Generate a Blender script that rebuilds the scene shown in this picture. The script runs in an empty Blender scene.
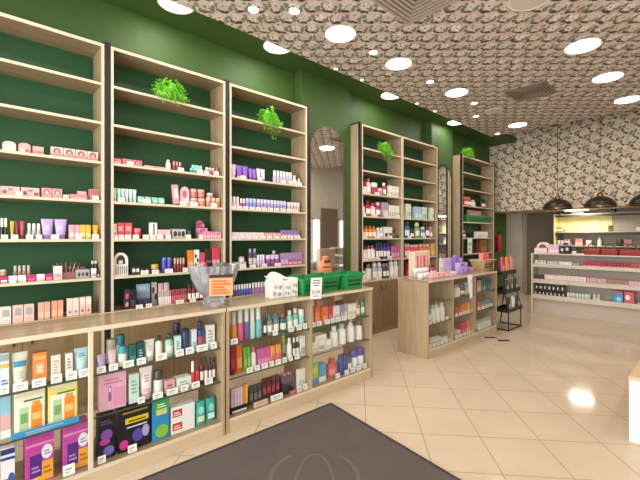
import bpy, bmesh, math, random
from mathutils import Vector, Matrix
random.seed(7)
SC = bpy.context.scene
COL = SC.collection
PI = math.pi

# ------------------------------------------------------------------ camera model (level camera, eye height 1.35)
FOC, HOR, ANG, EYE = 378.0, 237.0, math.radians(47.2), 1.35
CA, SA = math.cos(ANG), math.sin(ANG)
def x_at(px, Y):
    u = (px - 320) / FOC
    return Y * (CA + u * SA) / (SA - u * CA)
def y_at(px, X):
    u = (px - 320) / FOC
    return X * (SA - u * CA) / (CA + u * SA)
def dep(X, Y): return X * CA + Y * SA

# ------------------------------------------------------------------ materials
def lin(hexs):
    hexs = hexs.lstrip('#')
    o = []
    for i in (0, 2, 4):
        v = int(hexs[i:i + 2], 16) / 255
        o.append(v / 12.92 if v <= .04045 else ((v + .055) / 1.055) ** 2.4)
    return (o[0], o[1], o[2], 1)
MATS = {}
def M(hexs, rough=.5, metal=0.0, var=.10, scale=9.0, coat=0.0):
    key = (hexs, rough, metal, var, scale, coat)
    if key in MATS: return MATS[key]
    m = bpy.data.materials.new('surface_' + hexs.strip('#'))
    m.use_nodes = True
    nt = m.node_tree; b = nt.nodes['Principled BSDF']
    b.inputs['Roughness'].default_value = rough
    b.inputs['Metallic'].default_value = metal
    b.inputs['Coat Weight'].default_value = coat
    c = lin(hexs)
    tc = nt.nodes.new('ShaderNodeTexCoord')
    n = nt.nodes.new('ShaderNodeTexNoise'); n.inputs['Scale'].default_value = scale; n.inputs['Detail'].default_value = 3
    nt.links.new(tc.outputs['Object'], n.inputs['Vector'])
    mx = nt.nodes.new('ShaderNodeMix'); mx.data_type = 'RGBA'
    mx.inputs['A'].default_value = tuple(v * (1 - var) for v in c[:3]) + (1,)
    mx.inputs['B'].default_value = tuple(min(1, v * (1 + var)) for v in c[:3]) + (1,)
    nt.links.new(n.outputs['Fac'], mx.inputs['Factor'])
    nt.links.new(mx.outputs['Result'], b.inputs['Base Color'])
    MATS[key] = m
    return m
def emit(name, hexs, strength):
    m = bpy.data.materials.new(name); m.use_nodes = True
    nt = m.node_tree; b = nt.nodes['Principled BSDF']
    b.inputs['Base Color'].default_value = lin(hexs)
    b.inputs['Emission Color'].default_value = lin(hexs)
    b.inputs['Emission Strength'].default_value = strength
    return m
def glass_mat(name, tint, spec=1.0, rough=.02, ior=1.45):
    m = bpy.data.materials.new(name); m.use_nodes = True
    nt = m.node_tree; nt.nodes.remove(nt.nodes['Principled BSDF'])
    out = nt.nodes['Material Output']
    t = nt.nodes.new('ShaderNodeBsdfTransparent'); t.inputs['Color'].default_value = tint
    g = nt.nodes.new('ShaderNodeBsdfGlossy'); g.inputs['Roughness'].default_value = rough
    f = nt.nodes.new('ShaderNodeFresnel'); f.inputs['IOR'].default_value = ior
    mu = nt.nodes.new('ShaderNodeMath'); mu.operation = 'MULTIPLY'; mu.inputs[1].default_value = spec
    mx = nt.nodes.new('ShaderNodeMixShader')
    nt.links.new(f.outputs[0], mu.inputs[0]); nt.links.new(mu.outputs[0], mx.inputs[0])
    nt.links.new(t.outputs[0], mx.inputs[1]); nt.links.new(g.outputs[0], mx.inputs[2])
    nt.links.new(mx.outputs[0], out.inputs[0])
    return m
GLASS = glass_mat('clear_glass', (.975, .985, .975, 1), .14)
def crystal():
    m = glass_mat('fluted_glass', (.93, .94, .95, 1), 1.0, .1, 1.5)
    nt = m.node_tree; out = nt.nodes['Material Output']; mx = out.inputs[0].links[0].from_node
    d = nt.nodes.new('ShaderNodeBsdfDiffuse'); d.inputs['Color'].default_value = (.8, .8, .84, 1)
    m2 = nt.nodes.new('ShaderNodeMixShader'); m2.inputs[0].default_value = .16
    nt.links.new(mx.outputs[0], m2.inputs[1]); nt.links.new(d.outputs[0], m2.inputs[2]); nt.links.new(m2.outputs[0], out.inputs[0])
    return m
CRYSTAL = crystal()
ACRYLIC = glass_mat('clear_acrylic', (.82, .84, .84, 1), 1.0, .08)

def node(nt, t, **kw):
    n = nt.nodes.new(t)
    for k, v in kw.items():
        setattr(n, k, v)
    return n
def math_n(nt, op, a, b=None, clamp=False):
    n = nt.nodes.new('ShaderNodeMath'); n.operation = op; n.use_clamp = clamp
    for i, v in enumerate((a, b)):
        if v is None: continue
        if hasattr(v, 'links'): nt.links.new(v, n.inputs[i])
        else: n.inputs[i].default_value = v
    return n.outputs[0]
def mixc(nt, fac, a, b):
    n = nt.nodes.new('ShaderNodeMix'); n.data_type = 'RGBA'
    for k, v in (('Factor', fac), ('A', a), ('B', b)):
        if hasattr(v, 'links'): nt.links.new(v, n.inputs[k])
        else: n.inputs[k].default_value = v
    return n.outputs['Result']
def ramp(nt, fac, stops, interp='LINEAR'):
    r = nt.nodes.new('ShaderNodeValToRGB'); r.color_ramp.interpolation = interp
    e = r.color_ramp.elements
    while len(e) < len(stops): e.new(.5)
    for i, (p, c) in enumerate(stops):
        e[i].position = p; e[i].color = c
    nt.links.new(fac, r.inputs[0])
    return r.outputs[0]

def wood(name, hexs, hex2, rough=.35, axis='X'):
    m = bpy.data.materials.new(name); m.use_nodes = True
    nt = m.node_tree; b = nt.nodes['Principled BSDF']
    tc = node(nt, 'ShaderNodeTexCoord')
    mp = node(nt, 'ShaderNodeMapping')
    mp.inputs['Scale'].default_value = {'X': (1.2, 14, 14), 'Z': (14, 14, 1.2)}[axis]
    nt.links.new(tc.outputs['Object'], mp.inputs[0])
    n = node(nt, 'ShaderNodeTexNoise'); n.inputs['Scale'].default_value = 2.2; n.inputs['Detail'].default_value = 5
    n.inputs['Distortion'].default_value = .6
    nt.links.new(mp.outputs[0], n.inputs['Vector'])
    c = ramp(nt, n.outputs['Fac'], [(.3, lin(hex2)), (.62, lin(hexs))])
    nt.links.new(c, b.inputs['Base Color'])
    b.inputs['Roughness'].default_value = rough
    return m
LAM = wood('beige_oak_laminate_dimmed', 'A68D6D', '957C5D', .4)  # dimness under the shelves put into this colour, edge bands left bright
LAM_V = wood('beige_oak_laminate_upright', 'B0987A', 'A08868', .4, 'Z')
DOOR = wood('shaded_door_laminate', '927A57', '826A49', .42, 'Z')  # darker copy of the laminate, the shade on the doors put into its colour
LAM_TOP = wood('counter_laminate', 'A48D6D', '957E5E', .16)
EDGE = M('D2C3A9', .4, var=.04)
CREAM = M('D9CBB2', .45, var=.05)
GREEN = M('3B5922', .6, var=.08, scale=2.5)
GREEN_D = M('21522E', .55, var=.08, scale=3)
BLACK = M('1C1512', .45, var=.1)
WHITE = M('F1EEE9', .5, var=.03)

def floral(name, udir, vdir, cu, cv, bg, pale, pink, dark, leaf, star=.28, cres=(.34, .13), speck=(3.0, .75)):
    """printed floral paper: half-drop repeats of pale star flowers over dark stems, grey-green leaves and pink blotches"""
    m = bpy.data.materials.new(name); m.use_nodes = True
    nt = m.node_tree; b = nt.nodes['Principled BSDF']
    b.inputs['Roughness'].default_value = .7
    tc = node(nt, 'ShaderNodeTexCoord')
    nz = node(nt, 'ShaderNodeTexNoise'); nz.inputs['Scale'].default_value = 16; nz.inputs['Detail'].default_value = 2
    nt.links.new(tc.outputs['Object'], nz.inputs['Vector'])
    sb = node(nt, 'ShaderNodeVectorMath', operation='SUBTRACT'); sb.inputs[1].default_value = (.5, .5, .5)
    sc_ = node(nt, 'ShaderNodeVectorMath', operation='SCALE'); sc_.inputs['Scale'].default_value = .07
    ad = node(nt, 'ShaderNodeVectorMath', operation='ADD')
    nt.links.new(nz.outputs['Color'], sb.inputs[0]); nt.links.new(sb.outputs[0], sc_.inputs[0])
    nt.links.new(tc.outputs['Object'], ad.inputs[0]); nt.links.new(sc_.outputs[0], ad.inputs[1])
    def dot(d):
        n = node(nt, 'ShaderNodeVectorMath', operation='DOT_PRODUCT'); n.inputs[1].default_value = d
        nt.links.new(ad.outputs[0], n.inputs[0]); return n.outputs['Value']
    v = math_n(nt, 'ADD', math_n(nt, 'DIVIDE', dot(vdir), cv), 200.0)
    rowi = math_n(nt, 'FLOOR', v)
    u = math_n(nt, 'ADD', math_n(nt, 'ADD', math_n(nt, 'DIVIDE', dot(udir), cu), 200.0), math_n(nt, 'MULTIPLY', rowi, .5))
    coli = math_n(nt, 'FLOOR', u)
    a_ = math_n(nt, 'SUBTRACT', math_n(nt, 'FRACT', u), .5); b_ = math_n(nt, 'SUBTRACT', math_n(nt, 'FRACT', v), .5)
    cvx = node(nt, 'ShaderNodeCombineXYZ'); nt.links.new(coli, cvx.inputs[0]); nt.links.new(rowi, cvx.inputs[1])
    wn = node(nt, 'ShaderNodeTexWhiteNoise'); wn.noise_dimensions = '2D'; nt.links.new(cvx.outputs[0], wn.inputs['Vector'])
    def ell(x, y, rx, ry, soft=.25):
        q = math_n(nt, 'ADD', math_n(nt, 'POWER', math_n(nt, 'ABSOLUTE', math_n(nt, 'DIVIDE', math_n(nt, 'SUBTRACT', a_, x), rx)), 2.0),
                   math_n(nt, 'POWER', math_n(nt, 'ABSOLUTE', math_n(nt, 'DIVIDE', math_n(nt, 'SUBTRACT', b_, y), ry)), 2.0))
        return math_n(nt, 'DIVIDE', math_n(nt, 'SUBTRACT', 1 + soft, q), soft * 2, True)
    n2 = node(nt, 'ShaderNodeTexNoise'); n2.inputs['Scale'].default_value = 1 / cu * 1.6; n2.inputs['Detail'].default_value = 2
    nt.links.new(tc.outputs['Object'], n2.inputs['Vector'])
    col = mixc(nt, ramp(nt, n2.outputs['Fac'], [(.45, (0, 0, 0, 1)), (.6, (1, 1, 1, 1))]), bg, pink)
    vo = node(nt, 'ShaderNodeTexVoronoi'); vo.inputs['Scale'].default_value = 1 / cu * speck[0]
    nt.links.new(ad.outputs[0], vo.inputs['Vector'])
    hs = node(nt, 'ShaderNodeSeparateXYZ'); nt.links.new(vo.outputs['Color'], hs.inputs[0])
    sp = ramp(nt, vo.outputs['Distance'], [(.22, (1, 1, 1, 1)), (.38, (0, 0, 0, 1))])
    spc = ramp(nt, hs.outputs[0], [(0, dark), (.3, leaf), (.5, pale), (.75, pink)], 'CONSTANT')
    col = mixc(nt, math_n(nt, 'MULTIPLY', sp, speck[1]), col, spc)
    col = mixc(nt, ell(.40, -.05, .16, .26), col, leaf)
    col = mixc(nt, ell(-.38, .22, .10, .2), col, leaf)
    dk = mixc(nt, wn.outputs['Value'], dark, leaf)
    col = mixc(nt, ell(.02, -.33, cres[0], cres[1], .4), col, dark)
    col = mixc(nt, ell(-.3, -.16, .12, .16), col, dk)
    ang = math_n(nt, 'ARCTAN2', math_n(nt, 'SUBTRACT', b_, .1), a_)
    rad = math_n(nt, 'SQRT', math_n(nt, 'ADD', math_n(nt, 'POWER', math_n(nt, 'ABSOLUTE', a_), 2.0), math_n(nt, 'POWER', math_n(nt, 'ABSOLUTE', math_n(nt, 'SUBTRACT', b_, .1)), 2.0)))
    lim = math_n(nt, 'ADD', math_n(nt, 'MULTIPLY', math_n(nt, 'COSINE', math_n(nt, 'MULTIPLY', ang, 5.0)), star * .42), star)
    st = math_n(nt, 'DIVIDE', math_n(nt, 'SUBTRACT', lim, rad), .06, True)
    col = mixc(nt, st, col, mixc(nt, wn.outputs['Value'], pale, pink))
    col = mixc(nt, ell(0, .1, .055, .055), col, dark)
    nt.links.new(col, b.inputs['Base Color'])
    return m
CEIL_P = floral('floral_ceiling_paper', (SA, -CA, 0), (-CA, -SA, 0), .15, .165, lin('DDD1C7'), lin('F7F1EA'), lin('D6BDB4'), lin('4E3836'), lin('7D8676'), .25, (.30, .10), (3.4, .85))
_r = math.radians(35)
WALL_P = floral('floral_wall_paper', (0, -math.cos(_r), -math.sin(_r)), (0, -math.sin(_r), math.cos(_r)), .19, .17, lin('E2D2BA'), lin('F2E8D6'), lin('D8BCA6'), lin('5C4836'), lin('84836A'), .17, (.20, .10), (4.2, .95))

def tile_floor():
    m = bpy.data.materials.new('polished_cream_tiles'); m.use_nodes = True
    nt = m.node_tree; b = nt.nodes['Principled BSDF']
    tc = node(nt, 'ShaderNodeTexCoord')
    sep = node(nt, 'ShaderNodeSeparateXYZ'); nt.links.new(tc.outputs['Object'], sep.inputs[0])
    X, Y = sep.outputs[0], sep.outputs[1]
    a = math.radians(41.4); ca, sa = math.cos(a), math.sin(a)
    n = math_n(nt, 'ADD', math_n(nt, 'MULTIPLY', X, -sa), math_n(nt, 'MULTIPLY', Y, ca))
    t = math_n(nt, 'ADD', math_n(nt, 'MULTIPLY', X, ca), math_n(nt, 'MULTIPLY', Y, sa))
    def lines(v, size, off):
        q = math_n(nt, 'DIVIDE', math_n(nt, 'SUBTRACT', v, off), size)
        q = math_n(nt, 'ABSOLUTE', math_n(nt, 'SUBTRACT', math_n(nt, 'FRACT', math_n(nt, 'ADD', q, 100.5)), .5))
        cell = math_n(nt, 'FLOOR', math_n(nt, 'DIVIDE', math_n(nt, 'SUBTRACT', v, off), size))
        return math_n(nt, 'LESS_THAN', q, .0032 / size), cell
    l1, c1 = lines(n, .382, -.435)
    l2, c2 = lines(t, .410, 3.06)
    g = math_n(nt, 'MAXIMUM', l1, l2)
    cv = node(nt, 'ShaderNodeCombineXYZ'); nt.links.new(c1, cv.inputs[0]); nt.links.new(c2, cv.inputs[1])
    wn = node(nt, 'ShaderNodeTexWhiteNoise'); wn.noise_dimensions = '2D'; nt.links.new(cv.outputs[0], wn.inputs['Vector'])
    nz = node(nt, 'ShaderNodeTexNoise'); nz.inputs['Scale'].default_value = 3.5; nz.inputs['Detail'].default_value = 4
    nt.links.new(tc.outputs['Object'], nz.inputs['Vector'])
    base = mixc(nt, nz.outputs['Fac'], lin('BDA78E'), lin('CDBAA4'))
    base = mixc(nt, math_n(nt, 'MULTIPLY', wn.outputs['Value'], .35), base, lin('CBB79E'))
    col = mixc(nt, g, base, lin('94826E'))
    nt.links.new(col, b.inputs['Base Color'])
    rg = math_n(nt, 'ADD', math_n(nt, 'MULTIPLY', g, .4), .085)
    b.inputs['Specular IOR Level'].default_value = .13
    nt.links.new(rg, b.inputs['Roughness'])
    return m

# ------------------------------------------------------------------ mesh helpers
class MB:
    def __init__(self): self.bm = bmesh.new()
    def box(self, x0, x1, y0, y1, z0, z1, bev=0.0, seg=1):
        r = bmesh.ops.create_cube(self.bm, size=1)
        vs = r['verts']
        for v in vs:
            v.co = Vector(((x0 + x1) / 2 + v.co.x * (x1 - x0), (y0 + y1) / 2 + v.co.y * (y1 - y0), (z0 + z1) / 2 + v.co.z * (z1 - z0)))
        if bev > 0:
            es = list({e for v in vs for e in v.link_edges})
            bmesh.ops.bevel(self.bm, geom=es, offset=bev, segments=seg, affect='EDGES', profile=.5)
        return self
    def rings(self, rings, cap=True):
        rs = [[self.bm.verts.new(p) for p in r] for r in rings]
        n = len(rs[0])
        for a, b in zip(rs, rs[1:]):
            for i in range(n):
                self.bm.faces.new((a[i], a[(i + 1) % n], b[(i + 1) % n], b[i]))
        if cap:
            self.bm.faces.new(list(reversed(rs[0]))); self.bm.faces.new(rs[-1])
        return self
    def lathe(self, prof, cx=0, cy=0, n=16, sy=1.0, flute=0.0, lobes=0, cap=True):
        rr = []
        for r, z in prof:
            ring = []
            for i in range(n):
                a = 2 * PI * i / n
                q = r * (1 + flute * math.cos(lobes * a)) if lobes else r
                ring.append((cx + q * math.cos(a), cy + sy * q * math.sin(a), z))
            rr.append(ring)
        return self.rings(rr, cap)
    def tube(self, pts, r, n=8):
        pts = [Vector(p) for p in pts]; rr = []
        for i, p in enumerate(pts):
            d = (pts[min(i + 1, len(pts) - 1)] - pts[max(i - 1, 0)]).normalized()
            u = d.cross(Vector((0, 0, 1)))
            if u.length < .01: u = d.cross(Vector((1, 0, 0)))
            u.normalize(); w = d.cross(u)
            rr.append([p + (u * math.cos(2 * PI * k / n) + w * math.sin(2 * PI * k / n)) * r for k in range(n)])
        return self.rings(rr)
    def prism(self, pts, axis, a0, a1):
        """extrude outline pts (2d) between a0 and a1 along axis: 'y' -> pts are x,z ; 'x' -> y,z ; 'z' -> x,y"""
        f = {'y': lambda p, a: (p[0], a, p[1]), 'x': lambda p, a: (a, p[0], p[1]), 'z': lambda p, a: (p[0], p[1], a)}[axis]
        return self.rings([[f(p, a0) for p in pts], [f(p, a1) for p in pts]])
    def xform(self, mat):
        bmesh.ops.transform(self.bm, matrix=mat, verts=self.bm.verts); return self
    def mesh(self, name, mat, smooth=35):
        bmesh.ops.recalc_face_normals(self.bm, faces=self.bm.faces)
        me = bpy.data.meshes.new(name); self.bm.to_mesh(me); self.bm.free()
        if smooth:
            me.shade_smooth(); me.set_sharp_from_angle(angle=math.radians(smooth))
        me.materials.append(mat)
        return me
    def build(self, name, mat, parent=None, smooth=35):
        o = bpy.data.objects.new(name, self.mesh(name, mat, smooth)); COL.objects.link(o)
        if parent: o.parent = parent
        return o
def empty(name, loc=(0, 0, 0), rz=0):
    o = bpy.data.objects.new(name, None); COL.objects.link(o); o.location = loc; o.rotation_euler = (0, 0, rz); o.empty_display_size = .05
    return o
def tag(o, label, cat, group=None, kind=None):
    if label: o['label'] = label
    if cat: o['category'] = cat
    if group: o['group'] = group
    if kind: o['kind'] = kind
    return o
def struct(o): o['kind'] = 'structure'; return o
def kids(o): return [c for c in CH.get(o.name, [])]
def dup(o, parent=None):
    c = o.copy(); COL.objects.link(c)
    if parent: c.parent = parent
    for k in list(o.children): dup(k, c)
    return c

# ------------------------------------------------------------------ room shell
WX0, WX1, WY0, WY1 = -2.2, 9.6, -1.15, 3.62
struct(MB().box(WX0, WX1, WY0, WY1 , -.1, 0).build('floor', tile_floor()))
struct(MB().box(WX0, WX1, WY1, WY1 + .15, 0, 3.75).build('wall_left', GREEN))
struct(MB().box(WX0, 7.45, WY0, 3.13, 3.30, 3.35).build('ceiling', CEIL_P))
struct(MB().box(WX0, 8.5, 3.05, WY1, 3.36, 3.46).build('ceiling_cove', GREEN))
struct(MB().box(7.3, 8.5, WY0, 3.05, 3.62, 3.72).build('ceiling_back', GREEN))
struct(MB().box(8.5, 9.6, WY0, WY1, 1.905, 1.96).build('ceiling_rear', M('CDC2B0', .6)))
struct(MB().box(8.5, 8.62, WY0, WY1, 1.961, 3.75).build('wall_back', WALL_P))
struct(MB().box(8.49, 8.4995, WY0, WY1, 1.905, 1.975).build('trim_bulkhead', WALL_P))
struct(MB().box(9.6, 9.7, WY0, WY1, 0, 2.0).build('wall_rear', M('A89C8B', .6)))
RW = struct(MB().box(WX0, WX1, WY0 - .15, WY0, 0, 3.75).build('wall_right', M('EAE3D7', .6)))
# shop front behind the camera: piers, head and a glazed opening
struct(MB().box(WX0 - .15, WX0, WY0, -1.0, 0, 3.75).build('wall_front', M('CFC6B6', .6)))
struct(MB().box(WX0 - .15, WX0, 2.6, WY1, 0, 3.75).build('wall_front_pier', GREEN))
struct(MB().box(WX0 - .15, WX0, -1.0, 2.6, 2.7, 3.75).build('wall_front_head', M('CFC6B6', .6)))
w = struct(MB().box(WX0 - .09, WX0 - .08, -1.0, 2.6, 0, 2.7).build('window_1', GLASS))
fr = MB()
for yy in (-1.0, -.2, 1.2, 2.56): fr.box(WX0 - .11, WX0 - .05, yy, yy + .04, 0, 2.7)
fr.box(WX0 - .11, WX0 - .05, -1.0, 2.6, 2.64, 2.7)
fr.build('window_frame', BLACK, w)
# pilasters
for i, (a, b) in enumerate(((2.93, 3.80), (5.87, 6.60))):
    struct(MB().box(a, b, 3.49, WY1, 0, 3.36).build('wall_pilaster', GREEN))
# pale column and door under the bulkhead
struct(MB().box(9.45, 9.6, 3.28, 3.62, 0, 1.93).build('wall_rear_pier', M('B9B0A2', .6)))
d = struct(MB().box(9.56, 9.6, 2.45, 3.2, 0.0, 1.9).build('door_1', M('6F6353', .5)))
MB().tube([(9.555, 2.55, .95), (9.52, 2.55, .95), (9.52, 2.66, .95)], .008).build('door_handle', M('9A948A', .3, 1), d)
# tall bright windows on the right-hand wall, seen in the mirror
for i, (a, b) in enumerate(((7.22, 7.45), (8.30, 8.46))):
    w = struct(MB().box(a, b, WY0 - .005, WY0 + .004, .55, 1.85).build('window_%d' % (i + 2), emit('daylit_pane', 'F4F6F8', 2.2)))
    f = MB(); f.box(a - .04, a, WY0, WY0 + .03, .5, 1.9); f.box(b, b + .04, WY0, WY0 + .03, .5, 1.9)
    f.box(a - .04, b + .04, WY0, WY0 + .03, 1.85, 1.9); f.box(a - .04, b + .04, WY0, WY0 + .03, .5, .55)
    f.build('window_frame', WHITE, w)
struct(MB().box(7.52, 8.22, WY0, WY0 + .02, .1, 2.2).build('trim_wall_panel', M('8A7C67', .6)))

# ------------------------------------------------------------------ lamps in the ceiling
LAMP_E = emit('lamp_diffuser', 'FFF3E2', 9.0)
LAMP_OFF = M('D9CDBF', .5, var=.02)
RIM = M('E9E4DC', .4, var=.02)
def disc_lamp(x, y, z, r, label, group, on=True, power=0, name='ceiling_lamp'):
    o = empty(name, (x, y, z)); tag(o, label, 'ceiling lamp' if r > .08 else 'spotlight', group)
    MB().lathe([(r * .9, -.004), (r * 1.0, -.004), (r * 1.09, -.010), (r * 1.09, 0), (r * .9, 0)], n=32, cap=False).build('rim', RIM, o)
    MB().lathe([(r * .985, -.0005), (r * .985, -.007), (r * .5, -.009), (.001, -.0095)], n=32).build('diffuser', LAMP_E if on else LAMP_OFF, o)
    if on and power:
        L = bpy.data.lights.new('lamp_light', 'AREA'); L.shape = 'DISK'; L.size = r * 2; L.energy = power; L.color = (1, .955, .895)
        lo = bpy.data.objects.new('lamp_light', L); COL.objects.link(lo); lo.location = (x, y, z - .016)
    return o
PW = 8
ROW_A = [(2.61, 2.53, 'first round white ceiling lamp above the aisle by the tall units'),
         (3.54, 2.52, 'second round white ceiling lamp above the aisle by the tall units'),
         (4.82, 2.49, 'third round white ceiling lamp above the aisle by the tall units'),
         (6.99, 2.49, 'last round ceiling lamp of the aisle row, near the papered back wall')]
for x, y, l in ROW_A: disc_lamp(x, y, 3.30, .14, l, 'round lamps above the aisle', power=PW)
disc_lamp(5.93, 2.46, 3.30, .12, 'unlit beige ceiling disc between two lit lamps above the aisle', None, on=False)
ROW_B = [(4.59, 1.01, 'nearest lit lamp of the row leading to the dome pendants'), (5.71, 1.0, 'middle lit lamp of the row leading to the dome pendants'),
         (6.85, .97, 'lit ceiling lamp closest to the back wall and dome pendants')]
ROW_B[0] = (4.59, 1.01, 'large round lit ceiling lamp beside the unlit one, over the open floor')
for x, y, l in ROW_B: disc_lamp(x, y, 3.30, .15, l, 'round lamps over the open floor', power=PW)
disc_lamp(3.36, 1.10, 3.30, .15, 'unlit round white ceiling lamp over the open floor', None, on=False)
for x, y, l in [(1.30, 3.22, 'half hidden cove lamp above the second tall unit'), (2.38, 3.225, 'half hidden cove lamp above the third tall unit'),
                (4.38, 3.24, 'half hidden cove lamp above the fourth tall unit'), (6.25, 3.24, 'half hidden cove lamp above the far green pilaster')]:
    disc_lamp(x, y, 3.36, .14, l, 'half hidden lamps in the green cove', power=PW * .9, name='cove_lamp')
for x, y, l in [(1.78, 2.76, 'small ceiling spot nearest the cove edge, above second tall unit'), (2.05, 2.54, 'small ceiling spot just before the first aisle lamp'),
                (3.12, 2.54, 'small ceiling spot between first and second aisle lamps'), (4.23, 2.54, 'small ceiling spot between second and third aisle lamps'),
                (5.38, 2.51, 'small ceiling spot just beyond the third aisle lamp'), (5.98, 2.76, 'small ceiling spot beside the unlit beige disc'),
                (7.28, 2.95, 'small ceiling spot in the far corner by the papered wall')]:
    disc_lamp(x, y, 3.30, .042, l, 'small spots in the floral ceiling', power=2.0, name='ceiling_spot')
for px, l in [(336, 'tiny edge light above the arched mirror'), (362, 'tiny edge light above the fourth tall unit'), (417, 'tiny edge light above the fifth tall unit'), (435, 'tiny edge light above the far pilaster')]:
    disc_lamp(x_at(px, 3.08), 3.08, 3.30, .02, l, 'tiny lights along the ceiling edge', name='ceiling_spot')
# lamps added for lighting, carrying the rows on behind the camera
for x, y in [(1.5, 2.5), (.3, 2.5), (-1.0, 2.5), (2.2, 1.0), (1.0, 1.0), (-.3, 1.0), (-1.4, 1.0), (.5, -.6), (2.0, -.6), (3.5, -.6), (5.0, -.6), (6.4, -.6)]:
    disc_lamp(x, y, 3.30, .15, 'added round white ceiling lamp, unseen, over the shop floor behind the mat', 'added lamps over the front of the shop', power=PW)

def day(name, loc, rot, sx, sy, e, colr):
    L = bpy.data.lights.new(name, 'AREA'); L.shape = 'RECTANGLE'; L.size = sx; L.size_y = sy; L.energy = e; L.color = colr
    o = bpy.data.objects.new(name, L); COL.objects.link(o); o.location = loc; o.rotation_euler = rot
day('shop_window_daylight', (WX0 - .25, .5, 1.35), (0, -PI / 2, 0), 2.6, 4.0, 440, (.92, .96, 1))
L = bpy.data.lights.new('rear_lamp_light', 'AREA'); L.shape = 'DISK'; L.size = .4; L.energy = 24; L.color = (1, .9, .75)
lo = bpy.data.objects.new('rear_lamp_light', L); COL.objects.link(lo); lo.location = (9.0, 2.0, 1.88)
wl = bpy.data.worlds.new('shop_world'); SC.world = wl; wl.use_nodes = True
wl.node_tree.nodes['Background'].inputs[0].default_value = (.75, .82, .9, 1)
wl.node_tree.nodes['Background'].inputs[1].default_value = .8
o = empty('flat_ceiling_lamp', (9.05, 2.1, 1.905)); tag(o, 'flat glowing lamp under the low ceiling behind the counter', 'ceiling lamp')
MB().box(-.1, .1, -.19, .19, -.02, 0, .004).build('diffuser', emit('rear_lamp', 'FFF6E6', 6), o)
MB().box(-.11, .11, -.20, .20, -.006, 0).build('rim', RIM, o)

# ceiling ventilation grilles
def vent(x0, x1, y0, y1, label, dark, light='B5A597'):
    o = empty('ceiling_vent', ((x0 + x1) / 2, (y0 + y1) / 2, 3.30)); tag(o, label, 'air vent')
    hx, hy = (x1 - x0) / 2, (y1 - y0) / 2
    k = 7
    f = MB()
    for i in range(k):
        q = 1 - i / k; a, b2 = hx * q, hy * q; t = hx / k * .62; z0, z1 = -.014 + .0015 * i, -.001
        f.box(-a, a, -b2, -b2 + t, z0, z1); f.box(-a, a, b2 - t, b2, z0, z1)
        f.box(-a, -a + t, -b2 + t, b2 - t, z0, z1); f.box(a - t, a, -b2 + t, b2 - t, z0, z1)
    f.build('slat', M(light, .5), o, 0)
    MB().box(-hx * .98, hx * .98, -hy * .98, hy * .98, -.004, -.0005).build('backing', M(dark, .8), o)
vent(2.36, 2.94, 1.42, 1.99, 'square slatted air vent in the floral ceiling near the aisle lamps', '5E5248')
vent(5.25, 5.78, 1.55, 2.05, 'smaller square air vent farther down the floral ceiling', '2A231E', '8E8075')

# ------------------------------------------------------------------ tall wall units
YF = 3.32
SZ = [2.555, 2.25, 1.94, 1.635, 1.335, 1.035, .755]
ORD = ['first', 'second', 'third', 'fourth', 'fifth', 'sixth', 'seventh', 'eighth', 'ninth', 'tenth', 'eleventh', 'twelfth', 'thirteenth', 'fourteenth',
       'fifteenth', 'sixteenth', 'seventeenth', 'eighteenth', 'nineteenth', 'twentieth', 'twenty-first', 'twenty-second', 'twenty-third', 'twenty-fourth']
def tall_unit(x0, x1, label, posts=()):
    o = empty('shelving_unit', (0, 0, 0)); tag(o, label, 'shelf unit', 'tall wall shelving units')
    t = .02; yb = 3.60
    for a, b in ((x0, x0 + t), (x1 - t, x1)):
        MB().box(a, b, YF + .003, yb, .0, 2.86, .001).build('side_panel', LAM_V, o, 0)
        MB().box(a, b, YF - .002, YF + .003, .08, 2.86).build('edge_band', EDGE, o, 0)
    MB().box(x0 + t, x1 - t, YF + .003, yb, 2.838, 2.86, .001).build('top_board', LAM, o, 0)
    MB().box(x0 + t, x1 - t, YF - .002, YF + .003, 2.836, 2.86).build('top_edge_band', EDGE, o, 0)
    MB().box(x0 + t, x1 - t, yb - .012, yb, .08, 2.838).build('back_panel', GREEN_D, o, 0)
    for z in SZ:
        s = MB().box(x0 + t, x1 - t, YF + .006, yb - .012, z - .02, z, .001).build('shelf', LAM, o, 0)
        MB().box(x0 + t, x1 - t, YF + .001, YF + .006, z - .02, z).build('edge_band', EDGE, s, 0)
    MB().box(x0 + t, x1 - t, YF + .02, yb - .012, 0, .08).build('plinth', LAM, o, 0)
    n = 2; ww = (x1 - x0 - 2 * t) / n
    for i in range(n):
        a = x0 + t + i * ww
        d = MB().box(a + .002, a + ww - .002, YF, YF + .018, .085, .73, .0015).build('cabinet_door', DOOR, o, 0)
        xk = a + ww - .05 if i == 0 else a + .05
        MB().box(xk - .006, xk + .006, YF - .012, YF - .0005, .60, .68, .002).build('door_handle', M('8C8273', .3, 1), d)
    for a, b in posts:
        MB().box(a, b, YF - .006, YF + .035, 0, 2.885, .002).build('dark_post', BLACK, o, 0)
        MB().box(a + .003, b - .003, YF + .0355, yb - .012, 0, 2.868, .001).build('outer_panel', LAM_V, o, 0)
        MB().box(a, b, YF + .0355, yb, 2.8685, 2.885).build('dark_cap', BLACK, o, 0)
        MB().box(a, b, yb - .0115, yb, 0, 2.868).build('dark_back_edge', BLACK, o, 0)
    return o
tall_unit(-.24, .772, 'tall beige shelving unit nearest the camera with pink boxes', [(-.285, -.242), (.775, .815)])
tall_unit(.818, 1.820, 'second tall beige shelving unit, holding a feathery plant and mint tubes', [(1.823, 1.864)])
tall_unit(1.867, 2.868, 'third tall beige shelving unit beside the arched mirror', [(2.872, 2.905)])
tall_unit(3.836, 4.758, 'fourth tall shelving unit, just beyond the arched mirror', [(3.800, 3.833)])
tall_unit(4.765, 5.765, 'fifth tall shelving unit, with empty upper shelves and pale blue cartons', [(5.768, 5.795)])
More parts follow.
